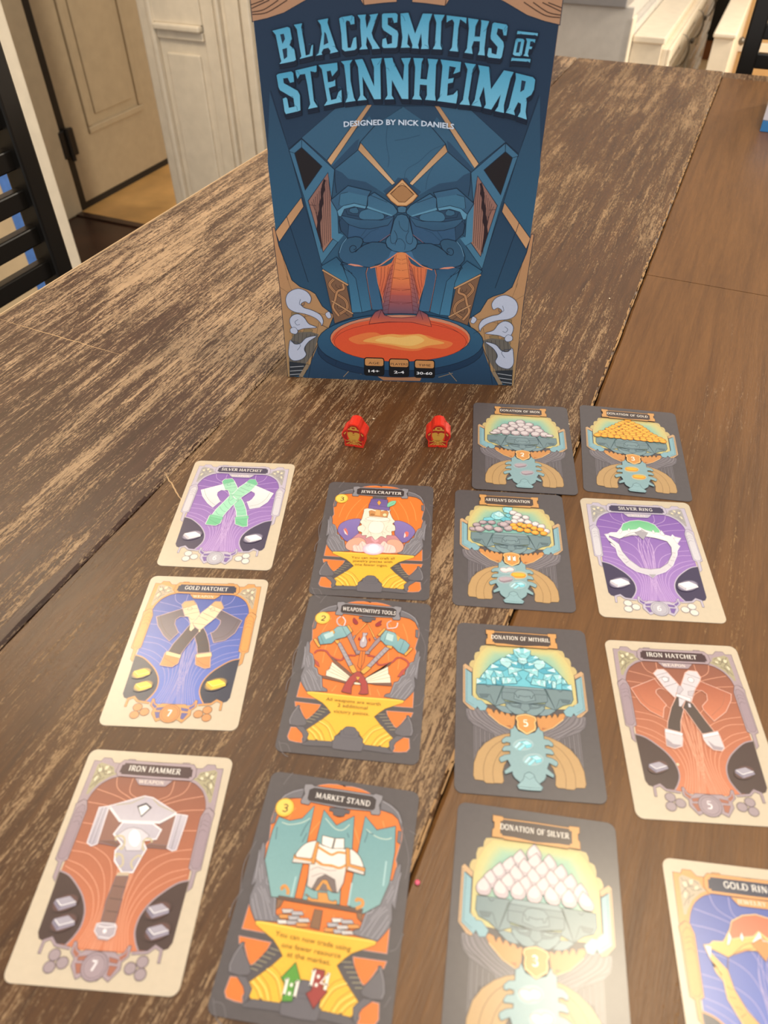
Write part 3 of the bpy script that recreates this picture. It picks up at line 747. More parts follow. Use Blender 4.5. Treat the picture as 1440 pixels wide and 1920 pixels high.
def donation(a, title, tp, num, pile, icons):
    a.src = 'DM'
    g1 = '665f64'; dk = '4c464b'
    a.f('c6b27c', '640,240 330,235 290,240 277,262 275,290 255,293 238,300 228,330 230,365 208,366 195,378 185,400 190,430 215,455 215,690 290,715 660,800', half=True)
    a.radial([(1, 'd0bf80'), (.88, 'c4c48c'), (.74, 'a0c2a6'), (.6, '88b9b0'), (0, '7fb2ae')], '634,250 340,248 290,290 240,370 215,455 215,690 300,740 655,790', (640, 520), half=True)
    # grey drapery and columns behind
    a.f('6a6469', '218,910 420,1010 420,1060 300,1080 222,1240', o=dk, w=.25, mir=True)
    for x in (235, 250, 270, 290, 308, 330, 350, 372, 392): a.l(dk, .25, [(x, 930 + (x - 218) * .5), (x + 2, 1200 - (x - 218) * .9)], mir=True)
    for x in (243, 280, 320, 360): a.l('8a858c', .22, [(x, 930 + (x - 218) * .5), (x + 2, 1180 - (x - 218) * .9)], mir=True)
    a.f('7a747b', '155,785 335,785 450,900 560,965 545,1000 415,1038 390,1005 330,980 220,925 200,905 172,880 158,840', o=dk, w=.25, mir=True)
    for s_ in ('175,800 200,860 300,930 400,1000 440,1025', '205,800 235,860 330,930 440,990 475,1015', '240,800 280,860 370,930 470,985 500,1005', '275,795 330,860 420,930 520,985', '165,820 185,880 280,925 360,985', '305,800 370,870 480,950 540,985'):
        a.l(dk, .24, s_, mir=True, sm=True)
    for s_ in ('190,800 220,865 320,935 420,1005', '225,800 260,865 350,932 455,990', '290,800 350,865 450,940 530,985'): a.l('9a949b', .2, s_, mir=True, sm=True)
    # gold bands at the foot
    a.f('bb9868', '545,1003 480,1012 400,1040 320,1090 260,1160 225,1260 220,1370 235,1405 310,1415 330,1435 392,1440 412,1436 470,1440 486,1420 474,1340 490,1280 540,1200', o='7a5c36', w=.25, mir=True, sm=False)
    a.l('7a5c36', .22, '545,1035 460,1070 390,1120 335,1200 308,1310 314,1415', mir=True, sm=True); a.l('7a5c36', .22, '540,1100 470,1150 415,1230 390,1330 400,1438', mir=True, sm=True)
    # orange beard
    a.f('cc8f52', '330,800 345,782 382,795 400,822 412,800 428,800 450,832 462,812 480,815 500,842 512,822 532,826 552,852 575,846 585,855 575,978 450,920 350,835', o='8a5a2c', w=.25, mir=True)
    for s_ in ('385,798 402,826', '430,803 452,835', '482,818 502,846', '533,829 552,856'): a.l('5c3c22', .5, s_, mir=True)
    a.l('e9c48c', .35, '350,835 450,922 560,975', mir=True); a.f('a8653a', '505,935 545,935 548,955', mir=True)
    # arms
    a.f('c9a47c', '130,410 150,395 215,440 208,472 160,440 155,730 235,788 228,804 190,792 128,728', o='6b5a52', w=.25, mir=True)
    a.l('6b5a52', .2, '140,420 140,725 215,790', mir=True)
    a.f('87b0bd', '150,440 205,478 206,672 245,700 250,712 290,715 342,765 325,802 280,805 255,768 240,792 152,728', o='5a7480', w=.22, mir=True)
    a.l('5a7480', .2, '165,455 165,720 225,760', mir=True); a.f('cdb77c', '218,665 244,690 252,700 285,715 225,690', mir=True)
    # head
    a.f('72899099'[:6], '248,572 480,585 440,690 410,765 340,715 270,690 245,650', o='3f545e', w=.3, mir=True)
    a.f('5b6f77', '270,660 360,662 340,690 290,690', o='3f545e', w=.2, mir=True); a.l('3f545e', .3, '330,585 350,600 370,590', mir=True); a.l('3f545e', .3, '365,665 408,765 470,600', mir=True)
    a.f('768d95', '475,620 410,765 500,740 480,700', o='3f545e', w=.25, mir=True)
    a.f('667b84', '660,748 495,725 510,790 600,835 675,848', o='3f545e', w=.3, half=True)
    a.f('7c959d', '500,760 520,745 560,772 620,785 650,790 668,825 640,850 580,835 530,800', o='3f545e', w=.22, mir=True)
    a.f('8ba4ab', '520,732 570,742 625,742 610,762 560,760', o='3f545e', w=.2, mir=True); a.l('3f545e', .45, '505,728 560,748 640,745', mir=True)
    a.f('7b939c', '410,770 440,760 500,770 560,830 520,830 470,815', o='3f545e', w=.2, mir=True)
    a.f('768d95', '664,738 640,742 628,785 650,808 668,812', o='3f545e', w=.25, half=True)
    a.f('728890', '655,590 500,578 480,605 468,640 470,700 480,708 662,748', o='3f545e', w=.32, half=True)
    a.l('3f545e', .25, '470,645 655,658', half=True); a.l('3f545e', .25, '482,608 655,622', half=True); a.f('849ba2', '655,592 502,580 486,604 655,618', half=True)
    a.f('7b929a', '657,626 640,624 600,630 578,655 574,706 660,732', o='3f545e', w=.3, half=True); a.l('3f545e', .35, '575,660 590,665 600,690 615,695 618,675 660,685', half=True)
    pile(a)
    a.src = 'DM'
    # shield
    a.f('8aabb3', '690,1020 612,988 575,935 568,962 542,972 542,1035 500,1038 470,1060 468,1085 490,1092 505,1082 540,1090 540,1112 490,1118 470,1145 478,1162 505,1160 540,1162 540,1188 490,1195 450,1215 445,1235 462,1260 520,1238 545,1290 490,1335 498,1362 560,1340 562,1365 580,1395 622,1430 640,1448 715,1452', o='4e6a74', w=.28, half=True)
    a.f('8fb2bb', '715,1346 700,1345 665,1362 655,1408 600,1462 620,1493 720,1505', o='4e6a74', w=.28, half=True); a.l('4e6a74', .2, '665,1380 712,1412', half=True); a.l('4e6a74', .18, '608,1468 720,1482', half=True)
    for c_, k in icons:
        don_icon(a, c_[0], c_[1], k)
    a.part('point_badge'); a.src = 'DM'
    a.f('e8c58a', '673,838 640,842 595,852 585,878 600,905 596,935 605,970 680,1018', o='7a5228', w=.25, half=True)
    a.f('d4954f', '673,848 640,852 602,860 596,880 610,905 606,930 615,962 680,1004', half=True)
    n = len(num)
    a.glyphs(num, (672 - 24 * n, 948 - (n > 1) * 3), (672 + 26 * n, 951 + (n > 1) * 2), 3.5, 'fdf8f0', w=1.15 if n == 1 else 1.4)
    a.part('title_plate')
    a.f('cf9a5c', '632,134 405,121 398,111 328,105 330,140 342,146 342,178 330,190 330,232 410,236 420,244 634,256', o='7a5228', w=.28, half=True)
    a.f('4a3c38', '632,141 402,128 398,138 384,138 386,205 398,206 400,216 633,247', half=True)
    a.f('4a3c38', '632,141 402,128 398,138 384,138 386,210 400,211 402,222 634,237', half=True)
    a.part('title_lettering')
    x0, x1 = tp; sl = lambda x: 184 + (x - 374) * .068
    a.glyphs(title, (x0, sl(x0)), (x1, sl(x1)), 2.3, 'f4ede4')
def pile_iron(a):
    rnd = random.Random(5)
    mound(a, [(20, 0, 1), (22.6, 5.5, 2), (23, 0, 1), (25.2, 10.5, 4), (28.2, 12.5, 5), (31.8, 15.5, 6)], lambda x, y, i, n: rock(a, x + rnd.uniform(-.5, .5), y + rnd.uniform(-.4, .4), 3.3, 2.9, 'd6ccd0', 'a6979f', '51454b', rnd), 31)
    for x in (13.4, 49.4): rock(a, x, 33, 3.1, 1.5, 'dcd4d6', 'aa9ba3', '51454b', rnd)
def pile_gold(a):
    rnd = random.Random(9)
    for r in range(11):
        y = 13.6 + r * 1.98; hw = min(20.5, .5 + r * 2.15); n = max(1, int(hw * 2 / 3.9) + 1)
        for i in range(n):
            x = 31.2 + (hw * (2 * i / (n - 1) - 1) if n > 1 else 0) + rnd.uniform(-.5, .5)
            rock(a, x, y + rnd.uniform(-.5, .5), 2.5, 1.75, 'f3b743', 'e0962e', '7d4a18', rnd, 8)
def pile_silver(a):
    rnd = random.Random(4)
    mound(a, [(16.8, 0, 1), (19.6, 5.5, 3), (22.6, 9.5, 4), (25.6, 13.5, 5), (28.6, 17, 6), (31.4, 19, 7)], lambda x, y, i, n: rock(a, x + rnd.uniform(-.3, .3), y + rnd.uniform(-.3, .3), 3.1, 3.1, 'd6ccd0', 'bdafb8', '6e6068', rnd, pt=1), 31)
def pile_mithril(a): crystals(a)
def pile_artisan(a):
    a.src = 'AD'; rnd = random.Random(2); cs = ['9adbe6', '7ccbdd', 'bfe9ee', '68bfd2']
    for i, s_ in enumerate(('450,340 470,300 530,280 580,300 600,340 560,370 500,370', '370,380 380,350 450,345 500,370 440,385', '480,310 540,280 600,330 540,345', '545,370 600,340 660,360 660,390 610,400', '575,250 600,238 680,245 675,290 640,305 590,290', '600,320 640,305 665,330 640,355')):
        a.f(cs[i % 4], s_, o='3a7382', w=.25); p = P(s_); a.l('3a7382', .14, [p[0], p[3]]); a.l('3a7382', .14, [p[1], p[-1]])
    def R(lst, hi, lo, rx, ry, ln):
        for q in P(lst):
            x, y = a.map(q); rock(a, x, y, rx, ry, hi, lo, ln, rnd)
    R('690,300 745,325 820,350 770,380 720,350 845,400 925,420 700,390 990,445 1040,495', 'e8e0e2', 'bdb2b8', 2.4, 2.1, '6a6066')
    R('300,425 370,400 460,400 560,420 265,470 640,400', 'b8a8b0', '94838e', 2.6, 1.7, '4e444c'); R('330,470 430,455 530,475 640,465 590,425', 'c2b2b8', '9a8a94', 3.0, 2.4, '4e444c')
    R('690,430 765,425 810,440 710,460 860,440 910,465 760,480 980,480 840,490 920,510 1010,520', 'f5b545', 'e0932c', 2.3, 1.8, '7d4a18')
def artisan_frame(a, title, tp, num):
    a.src = 'WT'; O = 'e27a32'; gl = 'b4918a'; ln = '4a4347'; gy = '77737a'; dk = '565054'
    for s_ in ('180,720 190,560 260,430', '60,1300 90,1400 140,1440', '1290,350 1335,480 1320,600', '60,1320 130,1330 160,1400', '480,30 450,60 420,100', '1330,330 1380,350', '120,860 140,780 200,700', '1240,1000 1290,980 1330,900', '1230,1300 1270,1240'):
        a.l('6d676b', .35, s_, sm=True)
    a.f(O, '862,96 800,86 740,86 690,92 640,104 856,160', o=gl, w=.3, half=True)
    a.f(O, '850,190 700,180 560,176 450,172 410,190 375,240 355,300 352,420 335,440 300,600 240,820 215,918 460,945 740,960', o=gl, w=.35, half=True)
    for s_ in ('520,230 450,330 400,450', '640,240 540,350 470,480 440,620', '700,300 600,420 540,560', '560,820 520,870', '640,800 600,880'): a.l('e8a05a', .3, s_, mir=True, sm=True)
    a.f(O, '200,958 425,985 390,1050 310,1110 285,1112 240,1000 205,1000', o=gl, w=.35, mir=True)
    a.f(O, '165,1180 215,1182 262,1232 272,1262 258,1285 265,1318 205,1310 150,1295 135,1262', o=gl, w=.35, mir=True)
    a.f(dk, '430,1000 512,1060 290,1215 250,1180', o=ln, w=.3, mir=True)
    for i in range(6): a.l('a19a7c', .3, [(300 + 25 * i, 1090 - 18 * i), (350 + 28 * i, 1150 - 22 * i)] if 0 else [(285 + i * 28, 1125 - i * 22), (350 + i * 28, 1140 - i * 22)], mir=True, sm=False)
    # anvil
    a.f('efb93a', '718,912 310,868 303,890 440,970 478,1010 512,1055 440,1112 290,1210 300,1232 298,1270 320,1295 375,1298 385,1285 400,1300 480,1310 530,1310 556,1255 600,1215 662,1180 680,1180', o='8a6420', w=.3, half=True)
    a.f('f8cc55', '718,912 312,868 308,880 718,924', half=True)
    for s_ in ('440,1110 500,1150 560,1250', '400,1135 480,1190 522,1305', '370,1160 430,1220 460,1300', '335,1185 395,1240 420,1295', '305,1210 350,1245 375,1290'): a.l('8a6420', .22, s_, mir=True, sm=True)
    for s_ in ('410,1128 490,1182 532,1290', '350,1175 412,1232 440,1295', '318,1198 365,1240 392,1285'): a.l('fbe07a', .35, s_, mir=True, sm=True)
    # grey tools at the lower sides
    a.f('68646a', '225,990 245,993 235,1020 270,1080 292,1112 305,1150 285,1168 220,1172 148,1158 148,1115 180,1050', o=ln, w=.3, mir=True); a.l('908c92', .3, '228,1000 180,1062 155,1120 160,1150', mir=True)
    a.f('68646a', '220,1172 275,1178 320,1240 298,1300 265,1325 272,1262 262,1232 215,1182', o=ln, w=.3, mir=True)
    a.f('5f5b60', '255,1325 330,1295 530,1308 560,1340 520,1352 380,1345 270,1340', o=ln, w=.2, mir=True)
    a.f('67636a', '665,1178 645,1180 625,1195 618,1205 596,1212 590,1245 560,1255 545,1262 542,1295 525,1300 523,1355 530,1370 640,1385', o=ln, w=.3, half=True)
    a.l('55515a', .2, '620,1205 625,1245 665,1250', half=True); a.l('55515a', .2, '590,1245 600,1268 640,1275', half=True)
    # rock figures
    a.f('7b7880', '305,440 318,432 332,470 328,530 352,545 362,570 372,620 368,655 395,670 405,720 436,735 440,830 478,850 482,872 300,870 270,820 252,780 250,740 285,655 252,682 275,560', o=ln, w=.3, mir=True)
    a.l('9a98a2', .45, '335,540 355,560 362,610 360,660 388,680 398,728 428,745 432,840', mir=True)
    for s_ in ('300,690 340,740 380,860', '285,720 310,790 345,865', '270,750 285,800 310,860', '320,680 370,760 420,865', '345,690 390,770', '290,480 280,640', '315,560 330,640', '300,580 318,660'): a.l('a19ea8', .3, s_, mir=True, sm=True)
    # arch
    a.f('706d74', '575,115 500,130 430,160 385,210 372,260 390,235 420,200 470,178 560,172', o=ln, w=.3, mir=True); a.l('9b98a0', .35, '560,125 490,142 430,172 395,215', mir=True, sm=True)
    a.f('706d74', '372,262 396,262 385,300 380,322 355,330', o=ln, w=.25, mir=True)
    a.part('point_badge')
    a.e('a8761e', (443, 232), 3.95); a.e('f0bf45', (443, 232), 3.7); a.e('f6ce62', (441, 229), 3.1)
    a.glyphs(num, (420, 256), (462, 260), 3.3, '3a2d24')
    a.part('title_plate'); a.src = 'WT'
    a.f('8c8990', '848,118 640,102 625,92 572,94 568,120 576,150 552,190 556,205 610,212 622,195 840,222', o=ln, w=.3, half=True)
    a.f('5d595f', '840,222 760,222 760,240 785,242 790,262 838,272', o=ln, w=.25, half=True)
    a.f('3e3434', '848,132 640,112 620,120 608,125 598,175 610,188 842,212', half=True)
    a.part('title_lettering')
    x0, x1 = tp; sl = lambda x: 166 + (x - 614) * .092
    a.glyphs(title, (x0, sl(x0)), (x1, sl(x1)), 2.35, 'efe9e6')
def body_text(a, lines, src):
    a.part('rules_lettering')
    for t, p0, p1 in lines: a.glyphs(t, p0, p1, 1.75, '7d5a20', font='regular', src=src)
    a.part('printed_artwork')
# ------------------------------------------------------------------ the cards
CARDM = {'cream': mat('cream_card_stock', 'cdbfaa', 0.30, 0.65, noise=(400, 0.02)), 'grey': mat('grey_card_stock', '585254', 0.30, 0.65, noise=(400, 0.04))}
M_edge = mat('card_paper_core', 'd8cdbd', 0.8)
_slab = {}
def card(kind, x, y, deg, label, stock, z=0.0):
    """playing card 63 x 88 mm: stock with rounded corners, art printed on its face"""
    cat, grp = {'weapon_card': ('card', 'cream craft cards'), 'artisan_card': ('card', 'grey and orange artisan cards'), 'donation_card': ('card', 'grey donation cards')}[kind]
    t = empty(kind, (x * MM, y * MM, z), math.radians(deg), label, cat, grp)
    if stock not in _slab:
        bm = bmesh.new(); pts = rrect(-.0315, .0315, -.044, .044, .0033)
        prism(bm, pts, 0.00005, 0.00042)
        bmesh.ops.bevel(bm, geom=[e for e in bm.edges if abs(e.verts[0].co.z - .00042) < 1e-7 and abs(e.verts[1].co.z - .00042) < 1e-7], offset=.00006, segments=1, affect='EDGES')
        o = obj('card_stock', bm, CARDM[stock], t); _slab[stock] = o.data
    else:
        o = bpy.data.objects.new('card_stock', _slab[stock]); COL.objects.link(o); o.parent = t
    a = Art(63, 88, M_ink, z0=0.00043)
    return t, a
def done(t, a): a.build(t, (-.0315, .044, 0))
WC = 'weapon_card'
t, a = card(WC, -89.3, 305.5, -3.93, 'cream card titled SILVER HATCHET, two white axes with green handles on purple', 'cream')
weapon_frame(a, 'silver', 'SILVER HATCHET', 'WEAPON', '6', (395, 850)); a.part('printed_artwork')
hatchets(a, '9fd8bc', '6fbf98', ('efedf0', 'd9d6de'), '9fdcc0', '8ed2b2', '6fc094', '7ecba2', '3f8467', 'e9e6f2')
ingot(a, 375, 800, 'silver', 1.15, 'SH'); ingot(a, 985, 830, 'silver', 1.15, 'SH'); done(t, a)

t, a = card(WC, -95.0, 210.7, -3.09, 'cream card titled GOLD HATCHET, two dark axes with gold fittings on blue', 'cream')
weapon_frame(a, 'gold', 'GOLD HATCHET', 'WEAPON', '7', (425, 838)); a.part('printed_artwork')
hatchets(a, 'e6d3b0', 'd8a878', ('5a4f5c', '7c707a'), '4c3f46', '453a40', 'd08c50', 'ecd0a0', '5a3c28', 'c9a8a8')
ingot(a, 405, 820, 'gold', .95, 'GH'); ingot(a, 420, 922, 'gold', .95, 'GH'); ingot(a, 995, 908, 'gold', 1.1, 'GH'); done(t, a)

t, a = card(WC, 135.9, 166.7, -4.14, 'cream card titled IRON HATCHET, two crossed axes with pale heads on rust red', 'cream')
weapon_frame(a, 'iron', 'IRON HATCHET', 'WEAPON', '5', (412, 838)); a.part('printed_artwork'); a.src = 'IH'
bl = 'e2b3a4'; hd = 'd3ccd4'; ln = '6f6670'
for s_ in ('280,458 480,378 520,430 560,468 520,460 492,475 492,500 580,600 558,628 552,708 440,650 360,580', '862,400 1125,508 1125,560 1080,660 980,738 890,640 880,610 925,560 918,510 880,480 820,475'):
    a.f(('a45c42', 'cf7e5c'), s_, o=bl, w=.35)
a.l('a86a52', .25, '325,455 400,580 550,660', sm=True); a.l('a86a52', .25, '1070,500 1050,600 960,690', sm=True)
a.f('55463f', '665,520 740,560 725,640 700,740 702,832 586,802 590,740 620,620', o=bl, w=.4); a.f('55463f', '740,560 800,585 900,720 990,835 880,845 820,760 735,640 715,625', o=bl, w=.4)
a.f(hd, '565,800 705,838 718,880 715,950 650,970 580,945 568,850', o=bl, w=.35); a.f('ebe6ec', '568,800 716,838 716,862 566,830', o=ln, w=.15); a.f('a89ca6', '575,880 640,930 712,940 650,965 582,942')
a.f(hd, '880,848 1010,820 1032,868 1070,965 1050,990 975,980 920,935 890,890', o=bl, w=.35); a.f('ebe6ec', '880,850 1012,822 1024,850 890,880', o=ln, w=.15); a.f('a89ca6', '925,900 985,945 1062,960 1045,985 975,975')
a.f(hd, '468,335 500,300 555,300 580,318 665,410 690,440 670,520 650,540 560,452 490,360', o=bl, w=.4); a.l(ln, .2, '490,352 590,325'); a.l(ln, .2, '560,450 665,415'); a.e('e4dfe6', (568, 382), 1.4, o=ln, w=.2); a.l(ln, .18, '512,378 540,365 600,370 600,400 560,410')
a.f(hd, '735,330 765,310 835,318 868,370 862,400 820,470 790,575 665,525 660,505 700,440', o=bl, w=.4); a.l(ln, .2, '735,335 865,380'); a.l(ln, .2, '710,415 835,455'); a.e('e4dfe6', (785, 390), 1.4, o=ln, w=.2)
a.f('e3dfe6', '665,505 785,545 785,578 655,525', o=ln, w=.18); a.f('c3bac4', '678,440 700,440 722,470 690,510 665,500', o=ln, w=.15); a.f('c3bac4', '760,485 815,480 800,530 762,520', o=ln, w=.15)
a.f(hd, '682,540 740,560 705,615 685,612', o=ln, w=.15); a.f(hd, '760,585 780,590 788,622 765,620', o=ln, w=.15)
ingot(a, 510, 1122, 'iron', .95); ingot(a, 1238, 1170, 'iron', .95); done(t, a)

t, a = card(WC, -100.3, 110.6, -4.4, 'cream card titled IRON HAMMER, big silvery war hammer on rust red', 'cream')
weapon_frame(a, 'iron', 'IRON HAMMER', 'WEAPON', '7', (420, 830)); a.part('printed_artwork'); a.src = 'IM'
bl = 'e6dfe6'; ln = '736874'
a.f('93695c', '660,400 720,490 700,600 730,640 590,612 640,420', o=ln, w=.3); a.f('93695c', '1060,440 955,510 930,600 860,640 1010,645 1050,470', o=ln, w=.3)
a.f('7d584c', '590,600 680,598 730,625 725,645 640,615', o=ln, w=.2); a.f('7d584c', '855,640 900,620 1010,630 1000,650 900,640', o=ln, w=.2)
a.f(('c8c2ce', 'b5aebd'), '598,400 660,392 640,450 585,620 550,632 525,612', o=bl, w=.4); a.l(ln, .2, '640,400 560,620'); a.l(ln, .2, '620,400 540,612')
a.f(('c8c2ce', 'b5aebd'), '1062,440 1128,450 1120,480 1060,655 1035,662 1005,645', o=bl, w=.4); a.l(ln, .2, '1090,445 1030,650')
a.f(('b9b1bf', 'c9c3cf'), '660,390 700,380 870,332 920,342 1060,432 960,490 720,480', o=bl, w=.45); a.l('e9e6ec', .9, '664,402 722,482 960,492 1060,438')
a.l('b3a888', .4, '700,385 790,375 868,340'); a.l('b3a888', .4, '920,350 960,390 1050,428')
a.f('4c424a', '825,392 880,372 915,402 850,460'); a.f('fbfafc', '835,400 880,385 900,405 850,450')
a.f(('c3bdca', 'aea6b6'), '740,490 920,498 970,535 940,590 860,600 880,650 850,700 800,790 735,790 690,720 695,660 735,620 685,560', o='efeaf2', w=.55)
a.f('d6d0da', '800,520 850,530 900,570 860,600 850,660 760,660 740,600 700,570 760,530', o=ln, w=.2)
a.es('fdfcff', 810, 585, 34, 50)
for s_ in ('700,600 700,575 740,575 752,610 735,650 720,640', '915,610 905,590 870,595 858,640 870,660', '705,700 700,680 735,690 740,740 715,760', '800,770 790,730 830,690 850,700'): a.l('c9bd9c', .7, s_, sm=True)
a.f('c8b59c', '712,790 780,790 772,815 700,812'); a.f('86655a', '700,812 772,812 745,900 720,1000 692,1095 610,1085 640,960', o=ln, w=.3)
for s_ in ('680,870 755,880', '660,945 738,955', '640,1020 715,1030'): a.l('5a4540', .3, s_)
a.f('b3a9b4', '585,1098 615,1092 695,1100 702,1115 690,1165 660,1185 590,1175 570,1140', o='e3dde4', w=.4); a.l('e9e6ec', .4, '590,1110 640,1120 698,1112'); a.e('f4f0f4', (632, 1142), .7)
a.f('b3a9b4', '585,1165 600,1180 660,1188 650,1198 590,1190')
for x, y in ((395, 972), (385, 1090), (950, 1018), (948, 1145)): ingot(a, x, y, 'iron', 1.0)
done(t, a)

def ring(a, gem, b0, b1, b2, ln, edge):
    a.src = 'SR'
    a.f(gem, '410,350 435,290 500,265 580,258 660,272 730,300 780,355 775,385 650,370 560,350 420,370', o=edge, w=.35)
    pts_o = '300,440 265,388 300,385 320,372 380,372 400,350 415,328 430,360 480,352 560,345 590,325 640,350 720,372 780,378 790,352 825,395 885,410 895,392 915,412 975,425 940,480 965,500 940,545 940,580 900,680 830,740 740,770 712,795 680,770 560,735 470,680 390,590 370,520 330,490 318,470 345,480 360,500'
    pts_i = '405,430 480,402 560,400 620,405 740,425 845,455 885,510 890,575 850,660 780,705 690,715 600,700 500,630 430,550 398,480'
    po = [a.map(q) for q in P(pts_o)]; pi_ = [a.map(q) for q in P(pts_i)]
    i0 = min(range(len(po)), key=lambda i: po[i][0]); j0 = min(range(len(pi_)), key=lambda j: pi_[j][0])
    full = po[i0:] + po[:i0] + [po[i0]] + [pi_[j0]] + (pi_[j0 + 1:] + pi_[:j0 + 1])[::-1]
    a.f((b0, b1), full, src='mm'); a.l(edge, .4, po, closed=True, src='mm'); a.l(ln, .25, pi_, closed=True, src='mm')
    a.f(b2, '545,375 590,330 665,375 625,440'); a.f('f6f4f6', '545,372 595,325 612,360 668,372 600,350'); a.l(ln, .18, '545,375 625,440 668,375 600,352 545,375')
    a.l(ln, .22, '430,420 500,380 560,368', sm=True); a.f(b2, '430,422 500,395 590,385 520,400'); a.f('f8f6f8', '680,385 800,405 845,440 740,412')
    for s_ in ('400,385 415,330 430,355 415,380', '478,350 490,330 502,352 492,368', '705,365 712,345 735,375 722,382', '782,385 788,352 828,398 810,402', '268,388 308,392 302,440', '905,425 975,425 940,475'): a.f('f0eef2', s_, o=ln, w=.16)
    for s_ in ('385,540 420,555', '400,580 440,585', '430,615 470,625', '460,655 490,640', '890,560 925,565', '895,600 925,605', '875,630 915,640', '860,670 890,690'): a.l(ln, .18, s_)
    a.f(b2, '680,765 745,765 712,793', o=ln, w=.16)
t, a = card(WC, 143.6, 268.5, -4.56, 'cream card titled SILVER RING, white ring with a green stone on purple', 'cream')
weapon_frame(a, 'silver', 'SILVER RING', 'JEWELRY', '6', (455, 805)); a.part('printed_artwork')
ring(a, ('6cb988', '86cf9f'), 'eceaee', 'c9c4d2', 'a9a4ae', '7a7488', 'e6e0f0')
ingot(a, 405, 838, 'silver', 1.2, 'SR'); ingot(a, 1040, 868, 'silver', 1.2, 'SR'); done(t, a)
t, a = card(WC, 133.0, 62.2, -7.12, 'cream card titled GOLD RING, golden ring with a red stone on blue', 'cream')
weapon_frame(a, 'gold', 'GOLD RING', 'JEWELRY', '7', (460, 795)); a.part('printed_artwork')
ring(a, ('c66a48', 'd07a58'), 'e8c070', 'd89c50', 'c98a4a', '8a5f34', 'eec890')
ingot(a, 405, 838, 'gold', 1.2, 'SR'); ingot(a, 1040, 868, 'gold', 1.2, 'SR'); done(t, a)

DC = 'donation_card'
t, a = card(DC, 88.6, 363.7, -5.97, 'grey card titled DONATION OF IRON, a heap of pale grey rocks, in the back row', 'grey', z=.00045)
donation(a, 'DONATION OF IRON', (392, 868), '2', pile_iron, [((29.6, 64.4), 'iron'), ((33.5, 71), 'iron')]); done(t, a)
t, a = card(DC, 157.7, 359.2, -9.58, 'grey card titled DONATION OF GOLD, a heap of yellow nuggets, in the back row', 'grey')
donation(a, 'DONATION OF GOLD', (388, 866), '3', pile_gold, [((29.6, 64.4), 'gold'), ((33.5, 71), 'gold')]); done(t, a)
t, a = card(DC, 70.1, 276.2, -5.34, "grey card titled ARTISAN'S DONATION, a heap of mixed blue and yellow stones", 'grey')
donation(a, "ARTISAN'S DONATION", (392, 858), '11', pile_artisan, [((28.8, 62.1), 'silver'), ((34.7, 65.6), 'gold'), ((27.8, 69.1), 'iron'), ((34, 72.3), 'mithril')]); done(t, a)
t, a = card(DC, 63.7, 177.4, -5.18, 'grey card titled DONATION OF MITHRIL, a heap of ice-blue crystals', 'grey')
donation(a, 'DONATION OF MITHRIL', (372, 884), '5', pile_mithril, [((29.6, 64.4), 'mithril'), ((33.5, 71), 'mithril')]); done(t, a)
t, a = card(DC, 54.3, 84.2, -8.73, 'grey card titled DONATION OF SILVER, a heap of white pointed stones', 'grey')
donation(a, 'DONATION OF SILVER', (382, 874), '3', pile_silver, [((29.6, 64.4), 'silver'), ((33.5, 71), 'silver')]); done(t, a)

AC = 'artisan_card'
t, a = card(AC, -4.9, 284.4, -4.56, 'grey and orange card titled JEWELCRAFTER, a white-bearded figure in purple', 'grey')
artisan_frame(a, 'JEWELCRAFTER', (640, 1055), '3'); a.part('printed_artwork'); a.src = 'JC'; ln = '4c3a58'
# figure: sleeves, forearms, glow, beard, face, hat
a.f(('8a78b8', '7a68a8'), '370,530 420,495 500,470 590,475 560,570 570,640 500,690 440,700 380,640 350,590', o=ln, w=.25, sm=True); a.f(('8a78b8', '7a68a8'), '930,495 1000,490 1080,520 1140,570 1150,620 1090,690 1030,715 970,680 940,620 950,560', o=ln, w=.25, sm=True)
a.f('c88a92', '560,620 950,640 1040,740 1010,800 960,825 500,805 430,760 450,710', o=ln, w=.2)
a.f('e0a892', '430,760 470,690 570,660 640,700 620,760 500,800', o=ln, w=.18, sm=True); a.f('e0a892', '860,710 920,680 1000,700 1035,760 1000,810 900,820', o=ln, w=.18, sm=True)
a.f('e2705f', '410,575 435,565 455,600 455,640 425,620'); a.f('f3d8dc', '410,575 425,620 455,640 430,600'); a.f('e2705f', '1045,610 1065,598 1088,610 1080,650 1045,660'); a.f('f3d8dc', '1045,610 1035,660 1045,665 1058,640')
for s_ in ('510,780 505,750 535,735 560,745 600,700 640,720 660,760 620,810 520,805', '780,810 790,740 830,700 870,730 910,740 945,765 940,820'):
    a.f('eccfc8', s_, o='a07a88', w=.18, sm=True)
for s_ in ('535,740 560,800', '565,725 590,800', '595,710 625,790', '905,750 880,815', '875,735 850,810', '840,715 815,800'): a.l('a07a88', .18, s_)
a.f('d9a2b0', '700,655 760,655 775,700 740,720 700,690'); a.radial([(1, 'd9b0c4'), (.6, 'f2e2f2'), (0, 'ffffff')], [(720 + 115 * math.cos(i * .3927), 782 + 62 * math.sin(i * .3927)) for i in range(16)], (720, 782))
a.es('fbf8ff', 722, 768, 58, 36, o='c9b4dc', w=.25)
a.f('e9e0d2', '600,470 580,500 600,530 560,550 560,590 600,610 600,640 650,640 640,670 700,650 740,690 800,650 850,670 860,640 910,640 910,600 945,590 945,545 920,520 945,495 920,465 890,400 880,370 650,360 620,400', o='6b5c54', w=.25, sm=True)
a.f('f3ece0', '700,500 760,490 820,510 830,560 800,610 740,620 680,600 670,550', o='a8998a', w=.18, sm=True)
for s_ in ('610,530 640,560 620,600', '870,540 850,580 890,610', '620,480 650,500', '900,480 870,510', '660,630 680,600 700,640', '820,640 810,600 850,620'): a.l('a8998a', .2, s_, sm=True)
